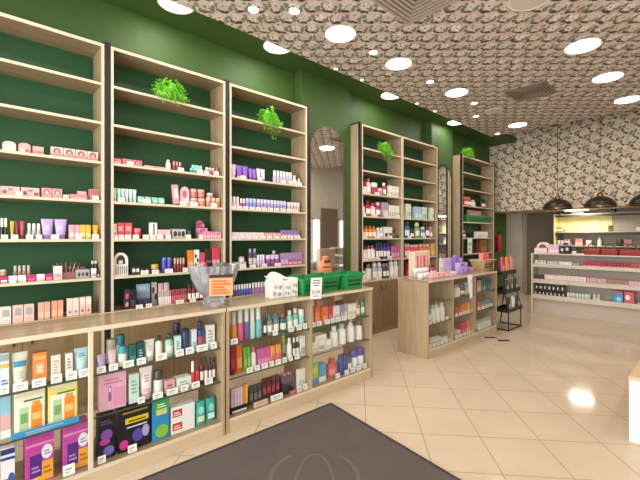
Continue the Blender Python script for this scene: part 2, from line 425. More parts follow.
tall_unit(6.645, 8.02, 'last tall shelving unit by the papered wall, with a green basket', [(6.612, 6.642), (8.023, 8.05)])

# arched mirrors on the pilasters
def arch_pts(x0, x1, z0, z1, n=20):
    r = (x1 - x0) / 2; xc = (x0 + x1) / 2; zc = z1 - r
    return [(x0, z0), (x1, z0)] + [(xc + r * math.cos(PI * i / n), zc + r * math.sin(PI * i / n)) for i in range(n + 1)]
MIRROR = bpy.data.materials.new('silvered_mirror'); MIRROR.use_nodes = True
_b = MIRROR.node_tree.nodes['Principled BSDF']; _b.inputs['Metallic'].default_value = 1; _b.inputs['Roughness'].default_value = .03
_b.inputs['Base Color'].default_value = (.90, .89, .86, 1)
o = empty('arched_mirror', (0, 0, 0)); tag(o, 'tall arched frameless mirror on the first green pilaster', 'mirror')
MB().prism(arch_pts(3.065, 3.675, .45, 2.755), 'y', 3.474, 3.480).build('mirror_glass', MIRROR, o, 0)
MB().prism(arch_pts(3.060, 3.680, .445, 2.760), 'y', 3.481, 3.489).build('backing', M('6B6256', .4), o, 0)
o = empty('arched_mirror', (0, 0, 0)); tag(o, 'narrow dark framed mirror on the far pilaster reflecting floral paper', 'mirror')
xa, xb = x_at(437, 3.475), x_at(451, 3.475)
MB().prism(arch_pts(xa, xb, .5, 2.62), 'y', 3.474, 3.480).build('mirror_glass', MIRROR, o, 0)
MB().prism(arch_pts(xa - .035, xb + .035, .465, 2.655), 'y', 3.481, 3.489).build('dark_frame', BLACK, o, 0)

# ------------------------------------------------------------------ glass fronted counters
CZ = [.595, .365, .095]
def counter(x0, x1, y0, y1, divs, label, thin=False, top_mat=LAM_TOP):
    o = empty('display_counter', (0, 0, 0)); tag(o, label, 'counter')
    t = .022
    for a, b in ((x0, x0 + t), (x1 - t, x1)):
        MB().box(a, b, y0, y1, 0, .843, .0015).build('side_panel', LAM_V, o, 0)
    MB().box(x0, x1, y0 - .004, y1, .843, .865, .002).build('top', top_mat, o, 0)
    MB().box(x0, x1, y0 - .008, y0 - .0042, .841, .865).build('top_edge_band', EDGE, o, 0)
    MB().box(x0, x1, y1 + .0002, y1 + .004, .841, .867).build('top_edge_band', EDGE, o, 0)
    MB().box(x0 + t, x1 - t, y0 + .006, y1 - .005, .075, .095, .001).build('bottom_board', LAM, o, 0)
    MB().box(x0 + t, x1 - t, y0 + .002, y0 + .02, 0, .0745, .001).build('plinth', M('C2AB8D', .4), o, 0)
    MB().box(x0 + t, x1 - t, y0 + .002, y0 + .005, .076, .097).build('plinth_edge_band', EDGE, o, 0)
    for xd in divs:
        if thin: MB().box(xd - .011, xd + .011, y0 - .002, y0 + .018, .098, .840, .001).build('post', EDGE, o, 0)
        else: MB().box(xd - .009, xd + .009, y0 + .001, y1 - .005, .098, .842, .001).build('divider', LAM_V, o, 0)
    xs = [x0 + t] + [q for xd in divs for q in (xd - .009, xd + .009)] + [x1 - t]
    for i in range(0, len(xs), 2):
        a, b = xs[i], xs[i + 1]
        for z in CZ[:2]:
            s = MB().box(a + .001, b - .001, y0 + .02, y1 - .012, z - .008, z).build('glass_shelf', GLASS, o, 0)
            MB().box(a + .001, b - .001, y0 + .0185, y0 + .0199, z - .0085, z).build('shelf_edge', M('4E5149', .35), s, 0)
        MB().box(a + .001, b - .001, y0 + .008, y0 + .012, .099, .841).build('glass_door', GLASS, o, 0)
    return o
YC = 2.33
counter(-.30, 1.277, YC, 2.70, [.478], 'first glass fronted display counter, nearest the camera, beneath the first tall units', thin=True)
counter(1.288, 2.845, YC, 2.70, [2.065], 'second glass fronted display counter, carrying the glass bowl and green baskets')
YI = 2.25
counter(3.705, 5.54, YI, 2.65, [x_at(453.5, YI), x_at(475.6, YI)], 'free standing island display counter topped with pink goods and a basket')

# ------------------------------------------------------------------ products
ITEMS = []      # (root, desc, shelf phrase, order, category)
NAMES = {'box': 'carton', 'tube': 'squeeze_tube', 'bottle': 'bottle', 'pump': 'pump_bottle', 'spray': 'spray_bottle', 'jar': 'jar', 'slim': 'slim_bottle', 'can': 'can',
         'pack': 'soft_pack', 'tin': 'tin', 'arch': 'arched_carton', 'ticket': 'price_ticket', 'window': 'window_carton'}
CATS = {'box': 'box', 'tube': 'tube', 'bottle': 'bottle', 'pump': 'bottle', 'spray': 'bottle', 'jar': 'jar', 'slim': 'bottle', 'can': 'can', 'pack': 'pack', 'tin': 'tin',
        'arch': 'box', 'ticket': 'price ticket', 'window': 'box'}
def prints_on(parent, w, h, prints, y=0.0):
    for p in prints:
        nm, shp, a, b, c, d2, colr = p[:7]
        x0, x1, z0, z1 = (a - .5) * w, (b - .5) * w, c * h, d2 * h
        lift = p[7] if len(p) > 7 else 1
        m = MB(); y0, y1 = y - .0007 * lift - .0002, y - .0007 * (lift - 1) - .0001
        if shp == 'rect': m.box(x0, x1, y0, y1, z0, z1)
        elif shp == 'disc':
            m.prism([((x0 + x1) / 2 + (x1 - x0) / 2 * math.cos(2 * PI * i / 20), (z0 + z1) / 2 + (z1 - z0) / 2 * math.sin(2 * PI * i / 20)) for i in range(20)], 'y', y0, y1)
        elif shp == 'arch':
            m.prism([(x0, z0), (x1, z0)] + [((x0 + x1) / 2 + (x1 - x0) / 2 * math.cos(PI * i / 12), z0 + (z1 - z0) * (.35 + .65 * math.sin(PI * i / 12))) for i in range(13)], 'y', y0, y1)
        elif shp == 'lines':
            k = max(1, int(p[8]) if len(p) > 8 else 3); hh = (z1 - z0) / k
            for i in range(k):
                q = (1, .8, .92, .7)[i % 4]
                m.box(x0, x0 + (x1 - x0) * q, y0, y1, z0 + i * hh, z0 + i * hh + hh * .5)
        m.build(nm, M(colr, .45), parent, 0)
def make(kind, w, d, h, c1, c2, name=None, prints=None, rough=.38):
    nm = name or NAMES[kind]
    r = w / 2
    if kind in ('box', 'arch', 'window'):
        if kind == 'arch':
            pts = [(-r, 0), (r, 0), (r, h * .68)] + [(r * math.cos(PI * i / 10), h * .68 + h * .32 * math.sin(PI * i / 10)) for i in range(1, 10)] + [(-r, h * .68)]
            o = MB().prism(pts, 'y', 0, d).build(nm, M(c1, .5), None, 0)
        else:
            o = MB().box(-r, r, 0, d, 0, h, min(.0015, w * .04)).build(nm, M(c1, .5), None, 0)
        if prints is None and c2:
            prints = [('printed_label', 'rect', .1, .9, .12, .45, c2)]
            if kind == 'arch': prints = [('printed_label', 'rect', .06, .94, .05, .38, c2)]
            if kind == 'window': prints = [('window_panel', 'rect', .16, .84, .35, .85, c2)]
        prints_on(o, w, h, prints or [])
        return o
    if kind == 'tube':
        ch = h * .2; rings = []
        n = 16; cy = d / 2
        for k in range(7):
            q = k / 6; z = ch + (h * .97 - ch) * q
            rx = r * (.78 + .22 * q); ry = d / 2 * (1 - .93 * q ** 1.3) + .0012
            rings.append([(rx * math.cos(2 * PI * i / n), cy + ry * math.sin(2 * PI * i / n), z) for i in range(n)])
        o = MB().rings(rings).build(nm, M(c1, rough), None)
        MB().lathe([(r * .66, 0), (r * .70, ch * .1), (r * .72, ch * .98)], 0, cy, 16, d / w if d < w else 1).build('cap', M(c2 or 'F2F0EC', rough), o)
        MB().box(-r, r, cy - .0016, cy + .0016, h * .955, h, .0008).build('crimped_end', M(c1, rough), o)
        def patch(mb, xa_, xb_, za, zb):
            def P_(fx, z, off):
                q = min(1, max(0, (z - ch) / (h * .97 - ch))); rx = r * (.78 + .22 * q); ry = d / 2 * (1 - .93 * q ** 1.3) + .0012
                c_ = max(-1, min(1, 2 * fx - 1)); return (rx * c_, cy - ry * math.sqrt(max(0, 1 - c_ * c_)) - off, z)
            k = 8
            mb.rings([[P_(xa_ + (xb_ - xa_) * i / k, z, .0009) for i in range(k + 1)] + [P_(xa_ + (xb_ - xa_) * i / k, z, .0002) for i in range(k, -1, -1)] for z in [za + (zb - za) * j / 4 for j in range(5)]])
        for p in prints or []:
            mb = MB()
            if p[1] == 'lines':
                k = p[8] if len(p) > 8 else 3; hh = (p[5] - p[4]) * h / k
                for i in range(k): patch(mb, p[2] + .06 * (i % 2), p[3] - .06 * (i % 2), p[4] * h + i * hh, p[4] * h + (i + .5) * hh)
            else: patch(mb, p[2], p[3], p[4] * h, p[5] * h)
            mb.build(p[0], M(p[6], .4), o)
        return o
    if kind in ('bottle', 'slim', 'pump', 'spray'):
        cf = {'bottle': .22, 'slim': .42, 'pump': .24, 'spray': .26}[kind]
        sy = min(1, d / w); cy = d / 2; zb = h * (1 - cf)
        nr = r * (.72 if kind == 'slim' else .45)
        o = MB().lathe([(r * .92, 0), (r, h * .015), (r, zb * .82), (r * .93, zb * .9), (nr * 1.05, zb * .985), (nr, zb)], 0, cy, 18, sy).build(nm, M(c1, rough), None)
        cm = M(c2 or 'F2F0EC', .35)
        if kind in ('bottle', 'slim'):
            cr = nr * (1.0 if kind == 'slim' else 1.25)
            MB().lathe([(cr, zb + .0005), (cr, h * .985), (cr * .9, h)], 0, cy, 16, 1 if sy > .6 else sy * 1.2).build('cap', cm, o)
        elif kind == 'pump':
            MB().lathe([(nr * 1.2, zb + .0005), (nr * 1.2, zb + h * .07), (nr * .5, zb + h * .08), (nr * .4, h * .93), (nr * 1.0, h * .94), (nr * .9, h)], 0, cy, 14).box(-r * .95, 0, cy - nr * .35, cy + nr * .35, h * .945, h * .985).build('pump_head', cm, o)
        else:
            MB().lathe([(r * .78, zb + .0005), (r * .78, zb + h * .12), (r * .45, h * .97), (r * .3, h)], 0, cy, 16, sy).build('spray_cap', cm, o)
        if kind != 'slim':
            ly = MB(); n = 10
            for z0, z1 in ((zb * .2, zb * .62),):
                a = [(1.012 * r * math.cos(PI * 1.15 + PI * .7 * i / n), cy + sy * 1.012 * r * math.sin(PI * 1.15 + PI * .7 * i / n)) for i in range(n + 1)]
                b = [(1.0 * r * math.cos(PI * 1.15 + PI * .7 * i / n), cy + sy * 1.0 * r * math.sin(PI * 1.15 + PI * .7 * i / n)) for i in range(n + 1)]
                ly.prism(a + b[::-1], 'z', z0, z1)
            ly.build('label', M((prints or 'F3EFE8') if isinstance(prints, str) else 'EFE8E0', .45), o)
        return o
    if kind in ('jar', 'tin', 'can'):
        lf = {'jar': .36, 'tin': .5, 'can': .16}[kind]; zb = h * (1 - lf); sy = min(1, d / w); cy = d / 2
        o = MB().lathe([(r * .9, 0), (r, h * .05), (r, zb * .93), (r * .9, zb)], 0, cy, 20, sy).build(nm, M(c1, rough), None)
        MB().lathe([(r * .98, zb + .0004), (r * .98, h * .94), (r * .86, h)] if kind != 'can' else [(r * .9, zb + .0004), (r * .9, h * .95), (r * .7, h)], 0, cy, 20, sy).build('lid', M(c2 or 'EDE8E2', .35), o)
        return o
    if kind == 'pack':
        n = 8; rings = []
        for k in range(9):
            q = k / 8; z = h * q
            s = math.sin(PI * min(max(q, .04), .96)) ** .35
            rx = r * (.9 + .1 * s); ry = d / 2 * (.25 + .75 * s)
            rings.append([(rx * math.copysign(abs(math.cos(2 * PI * i / 16)) ** .5, math.cos(2 * PI * i / 16)), d / 2 + ry * math.copysign(abs(math.sin(2 * PI * i / 16)) ** .6, math.sin(2 * PI * i / 16)), z) for i in range(16)])
        o = MB().rings(rings).build(nm, M(c1, .32), None, 60)
        if prints is None and c2: prints = [('printed_label', 'rect', .14, .86, .2, .55, c2)]
        prints_on(o, w, h, prints or [], y=.0)
        return o
    if kind == 'ticket':
        o = MB().box(-r, r, -.001, .001, 0, h).build(nm, M(c1, .6), None, 0)
        MB().box(-r * .62, r * .5, -.0016, -.0011, h * .5, h * .68).box(-r * .62, r * .1, -.0016, -.0011, h * .24, h * .36).build('price_print', M('ADA9A6', .6), o, 0)
        o.rotation_euler = (-.18, 0, 0)
        return o
def register(o, desc, where, order, cat): ITEMS.append((o, desc, where, order, cat))
def put_run(plane, P, z, where, run, dy, face):
    kind, p0, p1, n, hp, c1, c2, desc = run[:8]
    opt = run[8] if len(run) > 8 else {}
    Pp = P + opt.get('dy', dy)
    conv = (lambda q: x_at(q, Pp)) if face == 'Y' else (lambda q: y_at(q, Pp))
    a, b = conv(p0), conv(p1)
    if face == 'Y' and P in SPANS and kind != 'ticket':
        e_ = .006 + (abs(opt.get('tilt', 0)) * .2); m_ = (a + b) / 2
        lo_, hi_ = min(SPANS[P], key=lambda t: max(t[0] - m_, m_ - t[1], 0))
        a, b = max(a, lo_ + e_), min(b, hi_ - e_)
    mid = (a + b) / 2
    dd = dep(mid, Pp) if face == 'Y' else dep(Pp, mid)
    h = hp * dd / FOC
    gap = {.595: .236, .365: .214, .095: .254}.get(z) if P in (YC, YI) else (.252 if P == YF else None)
    if P == YF and p0 > 355 and kind != 'ticket' and face == 'Y': h *= 1.22
    if gap and kind != 'ticket': h = min(h, gap - opt.get('z', 0))
    slot = abs(b - a) / n
    w = slot * opt.get('fill', .93)
    dmax = opt.get('deep', {'box': .09, 'arch': .06, 'window': .07, 'pack': .085, 'tube': .045, 'ticket': .001}.get(kind, .08))
    d = min(w * opt.get('dr', 1.0), dmax) if kind not in ('box', 'arch', 'window', 'pack') else min(max(w * .7, .03), dmax)
    if 'd' in opt: d = opt['d']
    o = make(kind, w, d, h, c1, c2, opt.get('name'), opt.get('prints'))
    zoff = opt.get('z', 0)
    for i in range(n):
        for k in range(opt.get('stack', 1)):
            q = o if i == 0 and k == 0 else dup(o)
            c = a + (b - a) * (i + .5) / n
            j = random.uniform(-.05, .05) if kind != 'ticket' else 0
            tl = opt.get('tilt', 0)
            zz = z + zoff + .0005 + k * (h + .001)
            if face == 'Y':
                q.location = (c, Pp, zz); q.rotation_euler = (q.rotation_euler.x, tl, j)
            else:
                q.location = (Pp, c, zz); q.rotation_euler = (q.rotation_euler.x, tl, -PI / 2 + j)
            cat = opt.get('cat') or CATS[kind]
            register(q, desc, where, (p0 + (p1 - p0) * (i + .5) / n, k), cat)
def row(P, z, where, runs, dy=.035, face='Y'):
    for r in runs: put_run('p', P, z, where, r, dy, face)
def tickets(P, z, where, spans, hp, dy=.012, colr='F4F2EE', face='Y', desc='white price ticket', dz=0):
    for a, b in spans: put_run('p', P, z, where, ('ticket', a, b, 1, hp, colr, None, desc, {'fill': 1, 'z': dz}), dy, face)
I_D = [x_at(453.5, YI), x_at(475.6, YI)]
SPANS = {YF: [(-.22, .752), (.838, 1.80), (1.887, 2.848), (3.856, 4.738), (4.785, 5.745), (6.665, 8.0)],
         YC: [(-.278, 1.255), (1.31, 2.056), (2.074, 2.823)],
         YI: [(3.727, I_D[0] - .009), (I_D[0] + .009, I_D[1] - .009), (I_D[1] + .009, 5.518)]}
U = ['first', 'second', 'third', 'fourth', 'fifth', 'last']
def shelf(u, s, runs, tick=(), hp=5, **kw):
    wh = '%s shelf of %s tall unit' % (ORD[s - 1], U[u])
    row(YF, SZ[s - 1], wh, runs, dy=.035)
    if tick: tickets(YF, SZ[s - 1], wh, tick if u < 3 else tick[::2], hp, colr='E6E2DB')
ARCH = lambda a, b: [('printed_arch', 'arch', .18, .82, .38, .9, a), ('arch_centre', 'arch', .34, .66, .4, .72, b, 2)]
# ---- first tall unit
shelf(0, 3, [
    ('arch', 2, 16.5, 1, 10, 'EDBDB8', 'F3D8D3', 'pale pink arch topped carton'),
    ('arch', 18, 31, 1, 10, 'EBA6A2', 'D9807E', 'rose arch topped carton'),
    ('box', 32.5, 44, 1, 8, 'E9A9A4', 'D4777A', 'low pink carton'),
    ('box', 50.5, 98.5, 4, 9.5, 'F0C6C0', None, 'pink compact carton with arch print', {'prints': ARCH('8A5A58', 'E0A29C') + [('lower_band', 'rect', .02, .98, .04, .34, 'E58D8A')]}),
], [(20, 25)], 3.5)
PAL = [('printed_picture', 'rect', .08, .3, .2, .6, '8E5E58'), ('printed_picture', 'rect', .38, .62, .55, .8, 'A8706A'), ('printed_picture', 'rect', .7, .95, .15, .5, '8E5E58')]
shelf(0, 4, [
    ('box', 0, 40, 2, 9, 'E7AFA8', None, 'wide pink palette box', {'prints': PAL}),
    ('box', 41.5, 62.5, 2, 9.5, 'E59A96', None, 'coral compact carton with arch print', {'prints': ARCH('A86060', 'EFC4BC')}),
    ('box', 63, 69, 1, 4, 'F0E6E0', 'DDB8B4', 'little white carton'),
    ('box', 69, 88, 1, 5, 'E8838F', 'F0B0B4', 'low bright pink box'),
    ('box', 77.5, 87, 1, 9.5, 'F1D9D4', 'B98078', 'white topped pink carton behind low pink box', {'dy': .14}),
    ('box', 89, 103, 5, 11, 'D98D88', None, 'slim striped pink carton', {'prints': [('dark_stripe', 'rect', .1, .45, .05, .95, '6B3A3C')]}),
], [(15, 23), (92, 99)], 4.5)
shelf(0, 5, [
    ('slim', 0, 8, 2, 21, '2B2324', 'F1ECE8', 'black bottle with tall white cap'),
    ('tube', 10, 14.5, 1, 18, 'D59C37', 'B07A25', 'mustard gold tube'),
    ('tube', 15, 19.5, 1, 18, '6F1E25', 'F0E8E4', 'dark wine red tube'),
    ('tube', 20, 24.5, 1, 18, 'B9384A', '8E2433', 'crimson pink tube'),
    ('slim', 27, 41, 3, 15.5, 'A9A5A2', 'EFECE8', 'grey mini bottle with white cap'),
    ('tube', 41, 67.5, 2, 20, 'B79AD6', 'A486C6', 'lilac squeeze tube', {'prints': [('printed_lettering', 'lines', .3, .68, .48, .72, 'E3D6F0', 1, 3)]}),
    ('box', 69, 80, 2, 14, 'EE9FAE', 'F6CAD0', 'pink boxed cream'),
    ('box', 80, 91, 2, 14, 'E9B04A', 'F3D58E', 'yellow boxed cream'),
    ('tube', 92.5, 100.5, 1, 14, 'E6AA33', 'D09020', 'yellow squeeze tube'),
], [(1, 8), (11, 18), (26, 33), (36, 42), (51, 59), (75, 82), (92, 99)], 4.5)
W6 = 'sixth shelf of first tall unit'
shelf(0, 6, [
    ('box', 0, 8, 1, 6.5, 'C81E66', 'F2E4E8', 'magenta low box under tan jar'),
    ('jar', 0, 6.5, 1, 6, 'B98C74', 'D9B8A4', 'tan jar standing on magenta box', {'z': .051}),
    ('box', 8.5, 26.5, 2, 6.5, 'EFE9EA', 'D7D2DA', 'white low box in front row'),
    ('box', 27, 36, 1, 6.5, 'C4246A', 'D9588C', 'magenta low box between white boxes'),
    ('box', 36.5, 45, 1, 6.5, 'F1ECEA', 'DDB8C8', 'white low box between two magenta ones'),
    ('box', 45.5, 53, 1, 6.5, 'C4246A', 'E488AC', 'magenta low box at row end'),
    ('slim', 13, 31, 4, 13, 'A98877', 'C9B6A8', 'brown foundation bottle', {'dy': .10, 'z': .018}),
    ('box', 53.5, 62.5, 1, 13.5, 'EAD9D2', 'C79A98', 'upright cream carton beside pencils'),
], [(10, 16)], 4)
FACE = [('mirror_window', 'rect', .16, .84, .4, .84, 'A9A49E'), ('printed_lettering', 'lines', .2, .8, .1, .28, 'D5A49C', 1, 2)]
DOT = [('printed_band', 'rect', .05, .95, .55, .95, 'F3D6CF'), ('dark_dot', 'disc', .3, .7, .16, .3, '8A4E4A')]
shelf(0, 7, [
    ('box', 0, 11.5, 1, 17, 'F0D5CE', None, 'pale pink windowed palette carton beside photo edge', {'prints': FACE}),
    ('box', 12.5, 34.5, 2, 17, 'E9BFB6', None, 'pink windowed palette carton', {'prints': FACE}),
    ('box', 38, 50.5, 2, 17, 'E0A58C', 'EBC0AC', 'peach slim carton'),
    ('box', 51.5, 63.5, 2, 17, 'DE9A7C', 'EBB79E', 'deeper orange slim carton'),
    ('box', 67, 79, 2, 17.5, 'F0CFC8', None, 'pale pink slim carton with dot', {'prints': DOT}),
    ('box', 79.5, 91.5, 2, 17.5, 'E6BCAE', None, 'beige pink slim carton with dot', {'prints': DOT}),
])
# ---- second tall unit
shelf(1, 3, [
    ('box', 112, 121.5, 1, 5.5, 'E3868A', 'F0B4B2', 'coral low carton'),
    ('box', 122.5, 142.5, 2, 6, 'E2807F', None, 'pink low carton with arch print', {'prints': ARCH('A45358', 'F0B8B4')}),
    ('box', 144, 166, 2, 2.2, 'E9A6A4', None, 'flat pink compact box', {'prints': []}),
    ('bottle', 166.5, 171.5, 1, 10.5, 'F1EDE6', 'F6F3EE', 'white small bottle'),
    ('slim', 173, 182, 3, 9.5, '8A3E3F', 'C98A82', 'dark rose lip bottle'),
    ('jar', 190.5, 203.5, 4, 5, '46A894', '9ADBCB', 'teal mini tin in front row'),
    ('jar', 192, 203, 3, 9.5, '4FB7A2', 'A6E3D4', 'teal mini bottle in back row', {'dy': .10}),
    ('jar', 206, 215, 3, 7.5, 'B9727A', 'E4C2BE', 'rose mini jar'),
    ('slim', 215.5, 219.5, 1, 9, 'E8DDD2', '9A5A52', 'cream slim bottle'),
], [(127, 134), (178, 184), (197, 203), (204, 209), (214, 219)], 3.6)
shelf(1, 4, [
    ('tube', 112, 137, 6, 13.5, 'BFE0D0', 'E9EDE8', 'mint white tube'),
    ('pack', 138, 165, 4, 6.5, '8CCDB0', 'C9E9DA', 'mint green soft puff pack', {'deep': .05}),
    ('box', 173.5, 180, 1, 19, 'E39AA4', None, 'leaning pink card pack', {'tilt': -.10, 'd': .02, 'z': .012, 'prints': [('printed_picture', 'rect', .25, .8, .3, .8, 'F3D9DC')]}),
    ('arch', 180.5, 189.5, 1, 19, 'EBB4B8', None, 'upright pink card pack with flower print', {'d': .03, 'prints': [('printed_flower', 'disc', .2, .7, .4, .8, 'C05A6E'), ('printed_flower', 'disc', .5, .85, .1, .4, 'F6E4E2')]}),
    ('jar', 190.5, 206.5, 2, 8.5, 'D08A86', 'E9B6A8', 'rosy squat jar'),
    ('jar', 191, 206, 2, 8, 'C58078', 'E3A698', 'rosy squat jar of upper pair', {'z': .086}),
    ('jar', 207, 221, 3, 9.5, 'C88C6A', 'E5B79E', 'copper pink jar'),
    ('tin', 208, 214, 1, 4.5, 'D48A86', 'EBC6BC', 'pink tin on top of copper jar', {'z': .092}),
], [(118, 125), (143, 151), (180, 186), (190, 198), (211, 217)], 4)
shelf(1, 5, [
    ('box', 113, 116.8, 1, 15, 'EDE3DA', 'D9B0A8', 'narrow white carton'),
    ('box', 117, 132.5, 2, 16, 'C94F55', None, 'red tall carton', {'prints': [('printed_lettering', 'lines', .15, .85, .5, .8, 'F0C6C4', 1, 3)]}),
    ('jar', 134, 142, 1, 10.5, 'C64A5C', 'D97080', 'red pink jar'),
    ('tin', 143.5, 150, 1, 3.5, 'B83C48', 'D05A62', 'low red tin'),
    ('box', 150, 157.5, 1, 16, 'ECE6E0', None, 'white tall carton with grey stripe', {'prints': [('grey_stripe', 'rect', .35, .65, .05, .95, '8A8480')]}),
    ('box', 158, 170.5, 3, 9, 'E6B9BC', 'C88A96', 'pink mini carton'),
    ('box', 172, 186, 1, 9.5, 'B8B4AE', None, 'clear grey case with dark compacts', {'prints': [('compact', 'disc', .08, .36, .2, .8, '3A3434'), ('compact', 'disc', .4, .64, .2, .8, '5A4E4A'), ('compact', 'disc', .68, .94, .2, .8, '2E2A2A')]}),
    ('slim', 187.5, 192, 1, 8, '2C2628', '57504E', 'dark mini bottle'),
    ('box', 203, 221.5, 5, 7, 'D98CA8', 'EFC4D2', 'pink mini box', {'deep': .03, 'dy': .03}),
], [(112, 118), (119, 124), (125, 131), (133, 139), (143, 149), (150, 155), (157, 163), (166, 171), (186, 191), (199, 203)], 4)
shelf(1, 6, [
    ('box', 131, 140.5, 1, 8, '2A2628', None, 'black compact case with white discs', {'prints': [('white_disc', 'disc', .1, .45, .3, .8, 'E8E2DC'), ('white_disc', 'disc', .55, .9, .3, .8, 'E8E2DC')]}),
    ('jar', 141, 150, 2, 6, 'E9E4DE', '2E2A2A', 'white jar with black lid'),
    ('can', 162.5, 172.5, 2, 15, '4A3FA6', '6C64C8', 'violet blue spray can'),
    ('slim', 174, 185.5, 4, 14, '7E2A2E', 'C29A8C', 'brown red nail bottle'),
], [(141, 148), (152, 159), (165, 173), (183, 188)], 4)
shelf(1, 7, [
    ('box', 123, 129, 1, 19, '4A2A34', None, 'dark floral card pack', {'tilt': .08, 'd': .02, 'z': .006, 'prints': [('printed_flower', 'disc', .2, .8, .5, .8, 'C05A78'), ('printed_flower', 'disc', .3, .9, .1, .35, 'D88AA0')]}),
    ('box', 130, 136, 1, 19, '232228', '4A4452', 'black card pack', {'d': .03}),
    ('pack', 151.5, 157.5, 1, 22, 'D9D2CE', None, 'black and white floral pouch', {'dy': .12, 'prints': [('printed_flower', 'disc', .1, .5, .5, .8, '2A2426'), ('printed_flower', 'disc', .5, .9, .2, .5, '3A3234')]}),
    ('pack', 158, 170, 2, 20, 'E7C9CC', 'F4E8E6', 'pale pink pouch behind pencils', {'dy': .13}),
    ('slim', 159, 171.5, 7, 14, 'EADAD6', 'B9989C', 'pale lip pencil'),
    ('slim', 172, 187, 8, 14, 'C6646C', 'A23A48', 'rose lip pencil'),
    ('bottle', 188, 204, 4, 17, '7A2430', '4E161E', 'dark red round bottle'),
], [(136, 143), (146, 152), (176, 184), (190, 196)], 3.6)
# ---- third tall unit
shelf(2, 3, [
    ('tube', 231, 237, 1, 14, 'DCCBE6', 'F0EAF0', 'pale lilac tall tube'),
    ('tube', 237, 249, 2, 13.5, '8A58C0', 'E6DCEC', 'purple white tube'),
    ('tube', 249.5, 257, 2, 11.5, '9362C4', '7A4AB0', 'purple tube'),
    ('tube', 257.5, 266, 2, 12.5, 'E6D3D8', 'C8A8B4', 'pink white tube'),
    ('slim', 274, 293, 6, 12.5, 'C3B2CC', 'F2EEF0', 'lilac bottle with white cap'),
    ('slim', 293.5, 298, 1, 10, 'E9E1DE', 'D4C6C8', 'white slim bottle'),
    ('slim', 298.5, 301, 1, 7, 'EDE6DE', 'E8E0D8', 'tiny white bottle'),
], [(241, 246), (258, 262), (281, 286), (289, 293), (295, 302)], 3.2)
shelf(2, 4, [
    ('slim', 230, 240, 3, 12, 'DDBFC8', 'F0E4E6', 'pinkish white bottle'),
    ('slim', 240.5, 246, 2, 10.5, 'A6507C', 'EADCE4', 'plum bottle'),
    ('jar', 246.5, 257, 3, 11, '7E88CC', 'B9BEE4', 'periwinkle blue bottle'),
    ('jar', 257.5, 287, 9, 10.5, '9A8EC0', 'CFC4DC', 'lavender bottle'),
    ('jar', 288, 300.5, 4, 9.5, 'C3A9AE', 'E6DAD6', 'dusty pink jar'),
], [(231 + 6.2 * i, 236 + 6.2 * i) for i in range(11)], 2.6)
shelf(2, 5, [
    ('box', 231, 264, 8, 6, 'E7D3D8', 'C9A4B8', 'white pink mini box'),
    ('box', 264.5, 281, 4, 5.5, 'DDAAB0', 'C27A88', 'rosy mini box'),
    ('box', 281.5, 299.5, 6, 8, '8E76A8', 'D6CBDC', 'violet grey carton'),
], [(232 + 7 * i, 237.5 + 7 * i) for i in range(10)], 2.6)
shelf(2, 6, [
    ('jar', 229.5, 247, 5, 6, 'E4D4D8', 'C8B0BC', 'white pink low jar'),
    ('jar', 240, 245.5, 1, 5, 'E9DEE0', 'CDB6C2', 'white jar standing on the low jars', {'z': .062, 'dy': .05}),
    ('bottle', 249, 258, 2, 18, '5D5272', 'C9C2D2', 'dark violet grey perfume bottle', {'dy': .10}),
    ('slim', 257.5, 265.5, 3, 12, 'C7B4DA', 'EDE6F0', 'pale lilac mini bottle'),
    ('jar', 267, 280, 3, 11, '8E4E90', 'D8C2DC', 'purple perfume jar'),
    ('bottle', 273, 278, 1, 14.5, '6E4A84', 'E4DCE4', 'taller purple perfume bottle at back', {'dy': .11}),
    ('box', 281, 302.5, 6, 12, 'A884B8', 'D9BCD8', 'orchid carton'),
    ('box', 288, 302, 3, 6, 'B45A8A', 'E0B4CC', 'small magenta box', {'dy': .03, 'deep': .025}),
], [(230, 236), (240, 246), (250, 256), (262, 267), (275, 281)], 3)
shelf(2, 7, [
    ('slim', 233, 252, 7, 11, '5C60A8', 'DAD4E0', 'indigo nail bottle'),
    ('slim', 252.5, 272, 7, 11, '9A7C9C', 'E0D2D8', 'mauve nail bottle'),
])
# ---- fourth tall unit
shelf(3, 3, [
    ('bottle', 362, 367.5, 2, 12, '7E1622', '4A1018', 'dark red bottle'),
    ('bottle', 368, 372, 1, 13, 'EBC7C6', 'C24A54', 'pinkish white bottle'),
    ('jar', 373, 379, 1, 10, 'A63440', 'EFE6E0', 'crimson jar'),
    ('jar', 379.5, 383.5, 1, 6, 'D88C94', 'E9C8C4', 'small pink jar'),
    ('bottle', 384, 387.5, 1, 11, 'B02A38', 'F0E8E4', 'slim red bottle'),
    ('box', 389.5, 399, 3, 9, 'EFE8E0', 'C9C2BA', 'white carton'),
], [(363 + 6 * i, 367.5 + 6 * i) for i in range(6)], 2.6)
shelf(3, 4, [
    ('bottle', 362, 366.5, 1, 11, 'EFE4DE', 'C8506A', 'white red bottle'),
    ('bottle', 367, 372, 1, 13, 'A81840', '7E1030', 'crimson bottle'),
    ('bottle', 372, 377, 1, 11, 'E7C3C8', 'C43A60', 'pale pink bottle'),
    ('bottle', 377, 382, 1, 12, 'B01C58', 'E8B4C4', 'magenta bottle'),
    ('box', 382.5, 388.5, 1, 12, 'A89CAE', 'D8CED8', 'lilac grey carton'),
    ('box', 389, 401, 4, 10, 'E8E2D8', 'B8BCB4', 'white slim carton'),
], [(362 + 5.6 * i, 366.3 + 5.6 * i) for i in range(7)], 2.6)
